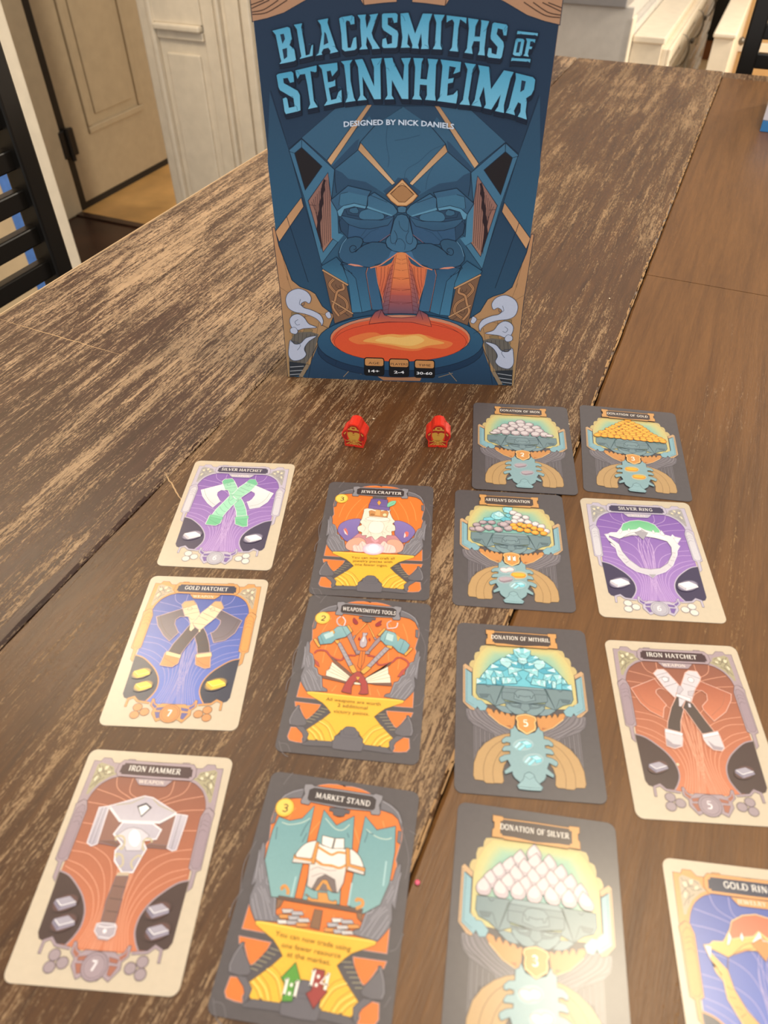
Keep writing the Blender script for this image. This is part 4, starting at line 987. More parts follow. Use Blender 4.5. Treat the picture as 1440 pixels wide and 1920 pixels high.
a.f('c98f58', '675,385 720,370 860,385 880,400 865,455 680,440', o='6b4a34', w=.2); a.f('e0ac72', '745,375 790,378 790,435 740,430'); a.es('f2dcae', 838, 428, 22, 17, o='6b4a34', w=.2); a.es('a87444', 712, 425, 20, 9, o='6b4a34', w=.15)
a.f('f3ece0', '640,470 690,450 770,462 860,458 890,480 850,492 760,495 680,485', o='8a7a6c', w=.2, sm=True); a.l('f6f0e4', .7, '665,385 700,372 745,385'); a.l('f6f0e4', .7, '800,385 850,375 885,390')
a.f(('6a5894', '7866a4'), '690,290 700,262 760,258 870,272 870,330 890,345 885,385 670,360 675,320', o=ln, w=.28); a.l(ln, .22, '680,322 770,335 885,352', sm=True); a.f('e0a040', '780,275 802,300 780,332 758,300', o=ln, w=.18)
a.f('84c9a8', '865,345 870,310 910,285 955,285 940,320 895,340', o='3c7a62', w=.2, sm=True); a.l('3c7a62', .15, '870,338 940,295')
body_text(a, [('You can now craft all', (492, 880), (940, 892)), ('jewelry pieces with', (505, 915), (918, 928)), ('one fewer ingot.', (525, 952), (868, 966))], 'JC'); done(t, a)

t, a = card(AC, -12.3, 195.6, -6.48, "grey and orange card titled WEAPONSMITH'S TOOLS, crossed hammers over an open book", 'grey')
artisan_frame(a, "WEAPONSMITH'S TOOLS", (614, 1075), '2'); a.part('printed_artwork'); a.src = 'WT'; ln = '5a3a3a'
for s_ in ('370,540 400,515 470,520 515,570 600,600 640,560 730,560', '830,560 900,575 930,640 1040,620 1090,580 1150,590 1190,640 1120,720'): a.l('8e3a38', .9, s_, sm=True); a.l('b8504a', .5, s_, sm=True)
a.f('b8504a', '370,590 405,620 415,660 385,640', o=ln, w=.2); a.f('b8504a', '1130,690 1175,660 1130,740 1090,745', o=ln, w=.2)
a.f('7e5a4a', '505,570 530,580 720,745 640,800 440,755 440,735 660,780', o=ln, w=.25); a.f('7e5a4a', '1040,612 1030,640 800,760 790,790 900,815 1040,825 1040,800 860,800 830,790', o=ln, w=.25)
a.f('efe6d0', '525,615 700,760 660,790 470,735 475,690 500,680', o=ln, w=.22); a.f('efe6d0', '1010,655 820,755 800,800 1035,798 1030,740 1015,720', o=ln, w=.22)
for s_ in ('490,660 690,775', '480,690 680,782', '508,640 695,768'): a.l('8f826c', .22, s_)
for s_ in ('1012,680 830,765', '1020,715 825,778', '1030,750 820,788'): a.l('8f826c', .22, s_)
a.f('efe6d0', '700,790 780,800 770,815 720,812', o=ln, w=.2)
def tongs(pts1, head):
    a.f('9a8890', pts1, o=ln, w=.25); a.l('dcd0d6', .6, head, sm=True); a.l(ln, .15, head, sm=True)
tongs('628,310 665,300 745,510 760,550 735,555 650,385', '620,310 575,285 570,245 600,220'); a.l('dcd0d6', .6, '625,305 640,260 615,222', sm=True)
tongs('940,395 975,400 870,510 840,550 815,540 900,430', '1010,330 1005,280 1040,258'); a.l('dcd0d6', .6, '1015,325 1080,315 1095,275', sm=True)
a.f('e6a548', '815,278 828,282 725,390 710,400', o=ln, w=.2); a.f('e6a548', '828,278 840,285 900,400 885,405', o=ln, w=.2); a.f('9a8890', '715,385 730,388 712,420 700,418', o=ln, w=.2); a.f('9a8890', '885,400 905,405 912,425 890,420', o=ln, w=.2)
for s_ in ('715,232 705,260 720,285 742,288 748,270', '955,255 945,285 955,290 930,305 905,305 905,285'): a.f('9c3034', s_, o=ln, w=.2, sm=True)
a.f('9c3034', '765,395 750,410 752,430 768,425'); a.f('9c3034', '855,405 840,415 845,435 858,430')
a.f('b9aeb8', '790,362 835,365 825,385 815,390 830,440 820,480 790,495 765,480 765,440 790,395', o=ln, w=.25); a.f('e0dade', '795,400 805,398 800,440 785,440')
a.f('9a8890', '725,515 850,525 850,550 730,545', o=ln, w=.2); a.f('d6782c', '770,520 815,525 800,620 770,680 745,650', o=ln, w=.2); a.l(ln, .2, '790,520 775,690')
a.f('a8a0a8', '560,440 600,450 705,640 668,655', o=ln, w=.28); a.f('a8a0a8', '985,485 1025,500 860,665 825,650', o=ln, w=.28)
for i in range(6): a.l('6d646c', .22, [(585 + 18 * i, 480 + 30 * i), (618 + 18 * i, 478 + 30 * i)]); a.l('6d646c', .22, [(985 - 26 * i, 500 + 25 * i), (1002 - 26 * i, 522 + 25 * i)])
a.f('e0a548', '668,655 712,640 745,710 700,715', o=ln, w=.25); a.f('e0a548', '825,650 865,670 800,725 770,700', o=ln, w=.25)
a.f(('8fb6bc', '6fa0ac'), '400,400 440,365 540,335 570,310 650,305 690,360 640,400 560,420 520,455 420,465', o='4a5f66', w=.3); a.f('e0a548', '360,420 385,410 425,480 405,492', o=ln, w=.25); a.f('e0a548', '650,300 670,295 705,350 690,362', o=ln, w=.25)
a.f('e0a548', '500,350 535,335 550,360 530,385', o=ln, w=.15); a.f('b6d4d8', '450,380 530,350 540,390 470,420'); a.f('e0a548', '545,425 590,430 580,460 560,455', o=ln, w=.2); a.l('4a5f66', .2, '420,385 450,455'); a.l('4a5f66', .2, '610,312 650,385')
a.f(('8fb6bc', '6fa0ac'), '950,390 990,340 1070,365 1110,410 1160,430 1200,470 1160,555 1100,530 1050,480 990,470 940,420', o='4a5f66', w=.3); a.f('e0a548', '915,385 940,392 995,330 975,322', o=ln, w=.25); a.f('e0a548', '1210,490 1228,500 1165,565 1148,550', o=ln, w=.25)
a.f('e0a548', '1080,375 1120,405 1095,440', o=ln, w=.15); a.f('b6d4d8', '1000,365 1060,385 1050,440 990,420'); a.f('e0a548', '1000,470 1050,480 1040,505 1000,490', o=ln, w=.2); a.l('4a5f66', .2, '1150,430 1115,520'); a.l('4a5f66', .2, '1010,345 975,440')
a.f('a84440', '735,705 760,700 800,745 830,800 838,895 800,900 755,895 775,860 775,810 745,775 720,790 690,840 690,895 605,875 640,800 680,745', o=ln, w=.3); a.f('e0a548', '730,745 770,750 745,780', o=ln, w=.2)
body_text(a, [('All weapons are worth', (470, 952), (945, 998)), ('2 additional', (570, 1005), (830, 1032)), ('victory points.', (535, 1058), (845, 1084))], 'WT'); done(t, a)

t, a = card(AC, -23.9, 97.9, -9.07, 'grey and orange card titled MARKET STAND, a white breastplate over a stall', 'grey')
artisan_frame(a, 'MARKET STAND', (650, 1040), '3')
a.part('stall_picture'); a.src = 'MS'; ln = '4c4440'
for s_ in ('490,335 560,360 640,345 720,262 640,650 590,860 440,850 400,610 450,420', '780,290 860,390 975,330 960,560 900,620 880,900 640,870 700,620 740,450', '1045,330 1120,420 1240,395 1235,560 1200,760 1140,900 1030,960 930,900 990,600'):
    a.f(('6f9ea6', '84adb0'), s_, o=ln, w=.3)
for s_ in ('510,370 560,385 640,372 690,345', '790,345 850,410 900,420 945,385', '1050,415 1120,465 1180,480 1215,470'): a.l('c3d4c8', .4, s_, sm=True)
for s_ in ('630,460 660,400 690,360', '640,500 670,440', '1040,500 1060,440 1050,420', '940,470 930,440', '1100,450 1075,440', '470,480 480,400'): a.l('4f747c', .4, s_, sm=True)
for s_ in ('600,720 570,850', '1180,620 1160,780', '960,760 935,905'): a.l('a9ccd0', .6, s_)
a.f('6f5346', '490,842 1030,930 1020,955 485,862', o=ln, w=.3); a.f('8a6448', '480,862 520,870 500,910 470,930', o=ln, w=.25); a.f('8a6448', '720,930 770,940 750,1060 690,1045', o=ln, w=.25); a.f('8a6448', '990,950 1030,955 1020,1010 995,985', o=ln, w=.25)
a.l('d8954e', 1.2, '545,835 550,810 530,780 510,790 515,805', sm=True); a.l('d8954e', 1.2, '985,925 1025,905 1025,875 995,865 985,880', sm=True)
a.f('d8954e', '670,870 680,845 660,840 665,830 700,860 740,865 740,820 800,825 810,870 840,880 850,870 865,880 860,900 700,880', o=ln, w=.22)
rnd = random.Random(3)
for (x, y) in ((550, 940), (610, 955), (530, 975), (590, 985), (650, 1000), (520, 1010), (580, 1015), (870, 1000), (930, 1010), (840, 1030), (900, 1045), (970, 1040), (820, 1062), (880, 1072), (930, 1080), (640, 1030)):
    cc = 'd8954e' if (x, y) in ((530, 975), (640, 1030), (820, 1062), (970, 1040)) else rnd.choice(['c9c4c4', 'dcd8d6', 'b3b0b6'])
    a.f(cc, [(x - 42, y - 14), (x + 30, y - 12), (x + 42, y + 12), (x - 34, y + 14)], o=ln, w=.2)
a.f(('e3dbd6', 'cfc4c0'), '690,610 760,640 850,660 925,650 905,760 870,825 830,820 780,760 740,780 720,810 670,780 680,700', o=ln, w=.28)
a.f('7a6c6a', '700,800 740,730 790,705 850,740 860,820 830,820 800,760 770,750 735,810', o=ln, w=.22); a.f('dc9a4c', '720,808 770,740 800,742 835,820 800,800 775,760 745,812', o=ln, w=.2); a.f('7a6c6a', '745,810 775,765 795,770 805,818')
a.l('ab9f9c', .3, '690,680 740,660 800,680 860,680', sm=True); a.l('ab9f9c', .3, '700,720 760,700 790,705', sm=True)
a.f('efe8e4', '740,500 770,520 830,535 900,540 945,550 930,650 870,665 790,650 715,600', o=ln, w=.28); a.f('efe8e4', '770,455 850,475 910,475 910,540 830,540 765,515', o=ln, w=.28); a.l(ln, .7, '850,478 835,538')
a.l('d8954e', .9, '735,525 790,560 830,580 870,565 920,570', sm=True); a.l('d8954e', .9, '715,600 760,640 830,650 880,665 930,640', sm=True)
a.f('e9e2de', '740,500 680,500 630,535 600,590 690,610', o=ln, w=.28, sm=True); a.f('d8954e', '590,572 600,595 700,605 730,500 750,500 720,640 580,630', o=ln, w=.25); a.f('d8cfca', '585,600 700,615 700,640 575,628', o=ln, w=.2); a.l('d8954e', .6, '585,598 700,620')
a.f('e9e2de', '945,545 1000,580 1030,640 1025,670 950,640', o=ln, w=.28, sm=True); a.f('d8954e', '920,535 945,540 950,640 1045,665 1040,712 920,680', o=ln, w=.25); a.f('d8cfca', '935,655 1040,690 1035,710 930,678', o=ln, w=.2)
body_text(a, [('You can now trade using', (465, 1098), (950, 1200)), ('one fewer resource', (505, 1172), (885, 1245)), ('at the market.', (540, 1232), (820, 1290))], 'MS')
a.part('trade_symbols')
a.f('5a9a38', '598,1272 632,1395 595,1390 575,1520 510,1520 530,1400 505,1370', o='3c6426', w=.35); a.f('9c3c36', '715,1310 785,1325 770,1440 800,1460 712,1568 665,1470 700,1450', o='6a2826', w=.35)
a.glyphs('1:1', (500, 1475), (602, 1498), 5.2, 'f4eee6', w=1.1); a.glyphs('1:4', (672, 1418), (800, 1452), 5.2, 'f4eee6', w=1.1); done(t, a)
# ------------------------------------------------------------------ the upright game box
BW, BH, BD = .15512, .235, .046
bang = math.atan2(432.39 - 444.98, 89.26 + 65.35)
gb = empty('game_box', (-.06535, .44498, 0), bang, 'tall navy game box standing upright, stone face pouring molten metal on its front', 'box')
nbox('box_body', mat('navy_box_wrap', '22364c', 0.45), gb, 0, BW, 0, BD, 0, BH, bev=.0006)
nbox('box_edge', mat('tan_box_edge_wrap', 'a57a58', 0.5), gb, BW - .0009, BW + .00025, .0008, BD - .001, .001, BH - .001)
a = Art(155.12, BH / MM, M_boxink, z0=0.0); a.lw = 1.0
def bm_map(p): return p
DK = '16283c'
# navy ground; copper sweeps of the helmet above the title
a.f(('1e3048', '25405a'), [(0, 0), (155.12, 0), (155.12, 110), (0, 110)], src='mm'); a.f(('25405a', '2f5a78'), [(0, 109.9), (155.12, 109.9), (155.12, 235), (0, 235)], src='mm')
a.src = 'B4'
a.f('b08668', '-10,-60 620,-60 500,0 430,40 300,115 150,165 15,195', o=DK, w=.4, mir=True)
for s_ in ('0,45 120,0', '10,75 170,0', '12,108 120,85 250,0', '15,130 150,110 330,0'): a.l('4a3328', .5, s_, mir=True, sm=True)
a.f('b08668', '960,-60 990,0 1015,45 1035,47 1200,28 1318,20 1318,-60', o=DK, w=.5, half=True); a.l('4a3328', .5, '1010,-30 1020,42', mir=True)
# stone planes of the head (right half traced, mirrored)
a.src = 'B7'
a.f(('2a4660', '34607e'), '10,95 405,90 690,130 1000,415 1120,520 780,1560 600,1900 10,1900', half=True)
a.l(DK, .38, '1300,-10 1120,520 780,1565 730,1728', mir=True); a.l(DK, .38, '1312,650 1120,1140 905,1728', mir=True); a.l(DK, .38, '690,130 1000,415 1120,522', mir=True)
a.f(('2c4a64', '2f5a78'), '1312,650 1220,1280 985,955 1120,520 1310,0', mir=True)
a.f(('b08a68', 'caa27a'), '360,88 405,88 760,610 720,652', o=DK, w=.35, mir=True)
a.f('385f7c', '405,88 690,130 1000,415 765,605', mir=True); a.l(DK, .38, '1000,415 765,607', mir=True)
a.f(('365c78', '3c6684'), '72,95 330,275 460,430 478,500 160,805 72,745', half=True)
a.f(('355a76', '3a6280'), '330,275 460,430 480,500 690,680 720,652 500,320 380,190', mir=True)
a.f('2c4a66', '500,420 470,400 485,500 690,682 715,660', mir=True)
a.f(('3c6684', '38607e'), '478,500 685,685 620,712 560,765 400,788 290,850 220,892 205,880 160,805', mir=True)
a.f('2d4c68', '685,685 620,712 560,765 400,788 290,848 350,862 560,828 665,902 682,800', mir=True); a.f('2d4c68', '30,745 110,735 150,790 240,862 205,900', mir=True)
a.f(('b48c66', 'd2b08c'), '455,435 478,500 160,805 133,785', o=DK, w=.35, mir=True)
for s_ in ('330,275 460,430 480,502 686,684 682,800 664,902',): a.l(DK, .42, s_, mir=True)
for s_ in ('450,435 330,490 220,590 110,660 90,740', '345,640 300,730 280,840', '230,350 120,380 0,400'): a.l('24425c', .2, s_, sm=True)
a.l('24425c', .2, '-60,240 -75,400 -50,560 -60,640', sm=True)
# window, grille and copper bands beside the face
a.f(('3f6c8c', '467896'), '688,690 1000,422 1115,530 960,970 788,1555 640,1345 690,1320 712,1000', o=DK, w=.4, mir=True)
a.l(DK, .35, '1000,420 998,500'); a.l(DK, .3, '998,420 998,500 1062,555 1118,540', mir=True); a.f('1f1c20', '805,665 998,500 1062,555 955,890', o=DK, w=.4, mir=True)
a.f(('8a6660', '9c7464'), '748,718 925,985 775,1445 688,1320 706,1000', o=DK, w=.45, mir=True)
for i in range(11):
    x = 740 + i * 17; yt = 730 + i * 26; a.l('3c2a30', .28, [(x, yt + 30), (x - 30, min(1440, 1330 + i * 18)) if i < 6 else (x - 28 - (i - 6) * 8, 1400 - (i - 5) * 75)], mir=True)
a.f('2a1d24', '765,790 785,778 800,830 812,900 808,950 825,1010 822,1060 835,1120 832,1160 842,1240 775,1440 800,1280 808,1180 790,1120 800,1060 782,1000 790,930 772,880 778,830', mir=True)
a.f(('b58a66', 'c79a70'), '990,958 1224,1282 1185,1375 966,1040', o=DK, w=.38, mir=True); a.l(DK, .35, '1120,1140 1090,1230', mir=True)
a.f(('4a7c9a', '4a80a0'), '655,1062 715,965 700,1310 640,1345 590,1280 640,1262', mir=True); a.l(DK, .3, '640,1110 636,1268 590,1230', mir=True)
# copper sky and village outside the robe
a.src = 'B2'
a.f(('b98a64', 'a88a62'), '1326,180 1303,272 1232,440 1190,470 1140,485 1112,500 1075,560 1015,600 1060,720 1140,880 1240,930 1290,500 1340,180', o=DK, w=.38, mir=True)
for s_ in ('1260,420 1220,520 1290,480', '1280,330 1250,440', '1100,600 1240,640', '1120,700 1200,690 1240,700', '1060,600 1130,590', '1090,640 1110,760', '1160,600 1165,700', '1140,770 1230,780'): a.l('6d5640', .25, s_, mir=True)
for s_ in ('1120,680 1160,670 1170,700 1130,710', '1180,690 1220,690 1225,720 1185,722', '1190,590 1230,600 1230,625 1192,620', '1130,720 1150,715 1160,760 1138,760'): a.f('8f7a58', s_, o='5c4936', w=.2, mir=True)
a.f('6a6660', '1090,700 1130,690 1210,700 1240,760 1235,860 1150,850 1110,790', mir=True)
for x in range(0, 6): a.l('403c3a', .25, [(1110 + x * 20, 700), (1120 + x * 20, 850)], mir=True)
# brow, eye, cheek, nose
a.src = 'B7'
a.f('34587a'[:6], '135,1085 250,1045 620,1095 635,1160 620,1235 550,1302 440,1292 400,1335 300,1335 205,1290 165,1240', o=DK, w=.4, mir=True)
a.f('2a4864', '180,1075 380,1018 500,1010 590,1042 618,1100 450,1132 250,1122', o=DK, w=.3, mir=True)
a.f('416f8e', '225,1082 260,1055 350,1028 420,1045 445,1065 455,1100 430,1125 340,1130 240,1115', o=DK, w=.3, mir=True, sm=True); a.f('3a6482', '455,1050 480,1018 540,1035 545,1062 510,1078 465,1075', o=DK, w=.3, mir=True); a.l(DK, .3, '455,1100 560,1090 575,1050', mir=True)
a.f(('385f7e', '325674'), '135,1088 250,1124 450,1130 620,1102 590,1150 540,1182 440,1208 350,1210 190,1168', o=DK, w=.35, mir=True)
a.l('24425c', .25, '380,1208 430,1280', mir=True); a.l('24425c', .25, '270,1200 340,1230 410,1300', mir=True); a.f('2a4864', '545,1182 612,1122 632,1160 615,1238 552,1300', o=DK, w=.3, mir=True)
a.f(('3b6484', '355a78'), '350,868 560,828 715,965 655,1060 640,1070 610,1022 500,988 388,1008 378,920', o=DK, w=.42, mir=True)
a.f('41708e', '380,915 560,885 630,900 638,1000 610,1018 500,985 388,1005', mir=True); a.l(DK, .3, '560,885 630,905 640,1010', mir=True)
a.f('5d93b2', '386,1006 500,984 600,1012 655,1062 642,1108 618,1112 588,1042 500,1015 400,1030', o=DK, w=.35, mir=True)
a.f(('3b6484', '41708e'), '105,1035 140,985 320,876 378,920 378,1005 150,1078 112,1060', o=DK, w=.42, mir=True); a.f('5d93b2', '112,1060 150,1074 378,1003 384,1022 160,1085', mir=True); a.l(DK, .3, '200,960 350,905', mir=True); a.l(DK, .25, '112,1060 160,1085 384,1024', mir=True)
a.f('456f8c', '72,988 108,1000 100,1045 72,1048', o=DK, w=.35, half=True)
a.f(('3c6684', '406c8c'), '72,1062 108,1072 135,1120 150,1190 165,1250 200,1290 206,1320 190,1362 140,1396 72,1406', o=DK, w=.42, half=True)
a.l(DK, .25, '40,1120 50,1170 90,1212 125,1200 130,1100', mir=False, sm=True); a.l(DK, .3, '165,1250 160,1310 140,1330 110,1310 105,1260 130,1210', mir=True, sm=True); a.l(DK, .25, '5,1340 20,1290 60,1285 95,1330 90,1380', sm=True)
a.l('8f6a78', .25, '165,1245 220,1285 260,1318', mir=True)
a.f('c08e60', '72,748 212,895 165,950 110,988 72,988', o='4a2c20', w=.4, half=True); a.f('d6a878', '72,760 200,893 160,940 105,978 72,978', half=True); a.f('a87c54', '72,800 112,820 170,885 95,952 72,952', o='5c3824', w=.35, half=True); a.l('5c3824', .3, '72,782 180,885', mir=True)
# mouth channel with glowing metal
a.src = 'B2'
a.f(('e08050', 'c25848'), '690,268 712,272 735,322 762,338 812,346 800,420 770,520 690,540', half=True)
a.f(('dd8c58', 'e08050'), '690,268 706,270 722,320 728,400 690,400', half=True); a.f(('e08050', 'b65a50'), '690,399 728,399 738,480 690,480', half=True); a.f(('a85a56', '54506a'), '690,479 738,479 748,588 690,588', half=True)
a.f(('d07050', '54506a'), '722,300 735,330 780,520 778,560 748,588 738,470', half=False); a.f(('d07050', '54506a'), '722,300 735,330 780,520 778,560 748,588 738,470', mir=True)
for y, xx in ((300, 712), (320, 718), (352, 724), (395, 728), (450, 734), (515, 742), (572, 747)): a.l('6a2f30', .22, [(690, y + 6), (xx, y)], half=True)
for s_ in ('712,275 728,400 748,585', '722,300 745,420 775,560', '735,335 745,380 770,470', '750,340 756,400 775,480', '768,342 770,400 785,470', '785,345 785,400 790,440', '742,345 775,520'): a.l('6a2f30', .22, s_, mir=True)
for y in range(330, 560, 22): a.l('6a2f30', .2, [(722 + (y - 300) * .09, y), (734 + (y - 300) * .16, y + 10)], mir=True)
# columns below the moustache
a.f(('34587a', '3a6688'), '812,345 855,350 862,380 825,560 772,556 800,425', o=DK, w=.35, mir=True); a.l('c07858', .35, '852,352 860,382 828,555', mir=True); a.l('d08058', .4, '814,348 800,425 770,520', mir=True)
a.f(('2e5474', '3d7394'), '855,350 985,335 935,385 910,410 875,575 828,560 862,380', o=DK, w=.35, mir=True)
a.f(('34607f', '427a9c'), '935,385 975,345 945,445 925,580 875,575 910,410', o=DK, w=.35, mir=True)
a.f(('2f5876', '3f7898'), '985,335 1010,310 1085,360 1078,372 948,442 950,420', o=DK, w=.35, mir=True)
# copper knots
a.f('7a5c48', '955,445 1075,385 1060,440 1010,640 920,600', o=DK, w=.3, mir=True)
a.l('3a2520', 2.2, '1020,420 1040,450 1005,490 960,520 950,560 985,590', mir=True, sm=True); a.l('b48660', 1.6, '1020,420 1040,450 1005,490 960,520 950,560 985,590', mir=True, sm=True); a.l('3a2520', .25, '1020,420 1040,450 1005,490 960,520 950,560 985,590', mir=True, sm=True)
a.l('3a2520', 2.0, '975,440 970,465 1000,480 1010,520 1020,560 990,600', mir=True, sm=True); a.l('b48660', 1.4, '975,440 970,465 1000,480 1010,520 1020,560 990,600', mir=True, sm=True); a.l('3a2520', .25, '990,450 985,465 1005,460 1010,445', mir=True, sm=True); a.l('3a2520', .25, '985,540 975,560 995,565 1000,545', mir=True, sm=True)
a.l('3a2520', 1.5, '948,445 1078,378', mir=True); a.l('c29870', 1.0, '948,445 1078,378', mir=True); a.l('3a2520', 1.2, '920,585 1028,528', mir=True); a.l('c29870', .8, '920,585 1028,528', mir=True)
# moustache
a.src = 'B7'
a.f(('31567280'[:6], '355c7c'), '140,1395 190,1365 205,1330 250,1322 330,1325 400,1355 450,1392 480,1425 430,1372 412,1330 415,1305 440,1288 480,1284 545,1300 580,1325 612,1380 632,1440 625,1480 590,1520 520,1545 440,1552 340,1555 250,1522 190,1480 150,1450 95,1405', o=DK, w=.45, mir=True)
a.l(DK, .45, '400,1355 450,1392 505,1430 530,1410 525,1380 500,1365 475,1375 475,1395 495,1403', mir=True, sm=True); a.l(DK, .3, '155,1400 170,1450 230,1505 300,1530', mir=True, sm=True)
a.f('466f94', '95,1405 150,1392 158,1405 175,1452 240,1510 250,1524 190,1482', mir=True)
a.l('d98864', .7, '92,1408 150,1455 190,1485 250,1528 340,1560', mir=True, sm=True); a.f('d8907a', '400,1552 445,1538 520,1532 545,1540 480,1552', mir=True)
a.l('6f9fc0', .3, '560,1305 600,1360 625,1440', mir=True, sm=True)
a.l(DK, .35, '545,1540 612,1545 560,1590 500,1620', mir=True); a.l(DK, .3, '590,1515 612,1545', mir=True)
# clouds
a.src = 'B2'; cl = 'b9c2d8'; ck = '3a4660'
a.f(cl, '1075,655 1068,630 1085,600 1130,580 1165,572 1182,555 1162,540 1140,548 1132,520 1155,490 1200,478 1245,500 1260,535 1248,575 1215,595 1160,602 1110,618 1082,640', o=ck, w=.35, mir=True, sm=True); a.l(ck, .3, '1165,545 1170,560 1190,555 1185,530', mir=True, sm=True)
a.f(cl, '1100,665 1140,650 1165,620 1195,605 1225,615 1238,640 1225,675 1195,685 1165,675', o=ck, w=.35, mir=True, sm=True); a.l(ck, .3, '1185,655 1200,660 1210,645 1195,632', mir=True, sm=True)
a.f(cl, '1195,690 1210,672 1232,680 1230,700 1205,705', o=ck, w=.3, mir=True, sm=True); a.f(cl, '1030,600 1040,582 1058,595 1045,615 1030,612', o=ck, w=.3, mir=True, sm=True)
a.f(cl, '1100,708 1150,720 1180,750 1210,755 1232,738 1238,770 1238,815 1215,838 1175,830 1150,805 1160,775 1140,740', o=ck, w=.35, mir=True, sm=True); a.l(ck, .3, '1232,745 1200,745 1180,760 1195,785', mir=True, sm=True)
a.f('2c333c', '1140,850 1235,845 1230,925 1150,900', mir=True)
for y in (862, 882, 900): a.l('aab0b8', .5, [(1160, y), (1230, y + 10)], mir=True)
# cauldron
a.f(('2a4c6c', '263f58'), '683,760 1080,720 1128,850 1160,920 683,940', half=True)
a.f('8d7c66', '1132,855 1148,850 1185,915 1165,918', mir=True); a.l(DK, .35, '1080,720 1118,800 1135,915', mir=True)
for s_ in ('900,830 960,900', '940,860 870,880'): a.l('8d7c66', .5, s_, mir=True)
a.f('a87858', '560,868 790,875 780,898 600,895')
a.es(('22405c', '1c3450'), 683, 742, 407, 138, o=DK, w=.45); a.es(('34607f', '284c6c'), 683, 708, 407, 140, o=DK, w=.45)
a.l(DK, .25, '310,770 370,800 365,820'); a.l(DK, .25, '330,640 300,625', mir=True); a.l(DK, .25, '430,580 410,565', mir=True)
a.es(('c98a70', 'd07a52'), 683, 688, 344, 115, o=DK, w=.4)
a.es('d65a3a', 683, 694, 336, 104); a.l('6a2f30', .25, '350,700 400,640 520,600 683,590', half=True, sm=True)
a.es(('d65238', 'dc5a34'), 683, 706, 324, 97, o='8a2f28', w=.3)
a.f('e27a44', '430,690 500,665 560,660 600,672 700,668 800,672 860,690 940,712 900,740 820,735 760,750 680,745 600,730 540,718 470,716', sm=True)
a.f('e8a65a', '500,702 560,680 640,668 700,674 780,668 830,690 900,712 820,725 760,740 700,735 640,722 560,712', sm=True); a.f('eec070', '560,700 620,680 680,685 760,676 800,700 740,725 660,718', sm=True)
a.f(('5a4c62', 'd8643e'), '530,618 538,590 560,560 590,546 605,575 640,586 690,588 760,582 775,550 815,572 828,600 836,632 740,610 620,608', o='4a2430', w=.35)
a.l('4a2430', .3, '590,548 575,590', mir=True)
# icon plates
a.part('icon_plates')
def plate(x0, x1, y0, t1, t2, sk, tx1, tx2):
    q = rrect(x0, x1, y0, y0 + 88, 12, 4)
    q = [(x, y + (x - 500) * .028 * sk) for x, y in q]
    a.f('16181c', q, o='0c0e12', w=.3, src='B2')
    q = rrect(x0 + 4, x1 - 4, y0 + 4, y0 + 40, 9, 4); q = [(x, y + (x - 500) * .028 * sk) for x, y in q]
    a.f('c8905a', q, src='B2')
    f_ = lambda x: (x - 500) * .028 * sk
    a.glyphs(t1, (tx1[0], y0 + 32 + f_(tx1[0])), (tx1[1], y0 + 32 + f_(tx1[1])), 1.9, '2c2220', font='regular', src='B2')
    a.glyphs(t2, (tx2[0], y0 + 72 + f_(tx2[0])), (tx2[1], y0 + 72 + f_(tx2[1])), 2.2, 'e6e8ec', font='bold', src='B2')
plate(506, 604, 782, 'AGE', '14+', 1, (527, 580), (527, 580)); plate(628, 726, 784, 'PLAYERS', '2-4', 1, (636, 720), (652, 702)); plate(752, 852, 786, 'TIME', '30-60', 1, (772, 832), (763, 840))
# title lettering
a.part('title_lettering')
T4 = [('192,270 335,232 360,245 378,345 358,400 400,440 415,535 395,550 258,575 275,545 265,510 225,310', ['272,308 300,302 310,345 290,385', '292,440 328,430 330,505 305,525']),
 ('385,215 470,200 462,240 490,400 502,490 530,480 548,400 568,390 565,500 438,530 455,500 440,420 415,260', []),
 ('600,175 705,155 698,200 775,430 798,462 712,482 718,455 700,430 660,440 645,470 655,490 585,500 612,470 640,300 630,220', ['668,285 680,300 700,378 662,398']),
 ('795,160 815,145 915,128 938,145 942,215 900,222 890,190 870,185 862,200 880,420 900,420 925,335 955,320 962,430 940,450 850,462 822,440 815,300', []),
 ('958,128 1045,120 1038,160 1048,245 1078,150 1065,125 1155,112 1140,150 1095,290 1110,340 1172,435 1092,442 1090,415 1050,330 1045,400 1062,440 975,445 998,410 985,240 985,170', []),
 ('1180,125 1195,112 1310,108 1330,125 1325,200 1290,208 1275,160 1240,160 1240,215 1325,270 1335,300 1325,415 1310,430 1195,432 1180,410 1185,345 1222,330 1235,390 1270,380 1270,320 1195,270 1180,240', []),
 ('232,670 250,655 370,632 390,650 398,735 355,745 335,700 300,705 305,740 430,810 450,850 455,990 430,1000 320,1025 305,1000 288,880 320,865 335,880 350,960 395,950 385,880 265,810 250,780', []),
 ('400,625 600,578 600,640 585,650 545,640 560,760 575,900 612,960 515,980 535,930 510,760 490,665 450,670 425,710 412,680', []),
 ('608,578 785,553 790,625 735,690 720,635 692,640 702,730 742,722 765,705 770,770 710,790 730,890 770,880 790,820 822,795 828,915 658,950 688,900 660,740 640,620', []),
 ('808,545 925,530 900,570 905,720 935,870 952,905 850,920 870,870 855,700 840,580', []),
 ('935,530 1010,520 1030,560 1112,765 1108,600 1080,520 1190,512 1172,580 1178,890 1112,892 1010,690 1020,850 1055,895 960,905 985,850 965,600', []),
 ('1198,515 1280,510 1290,550 1372,715 1380,580 1350,515 1449,511 1425,580 1425,890 1360,888 1275,720 1275,850 1298,890 1205,893 1230,850 1215,600', [])]
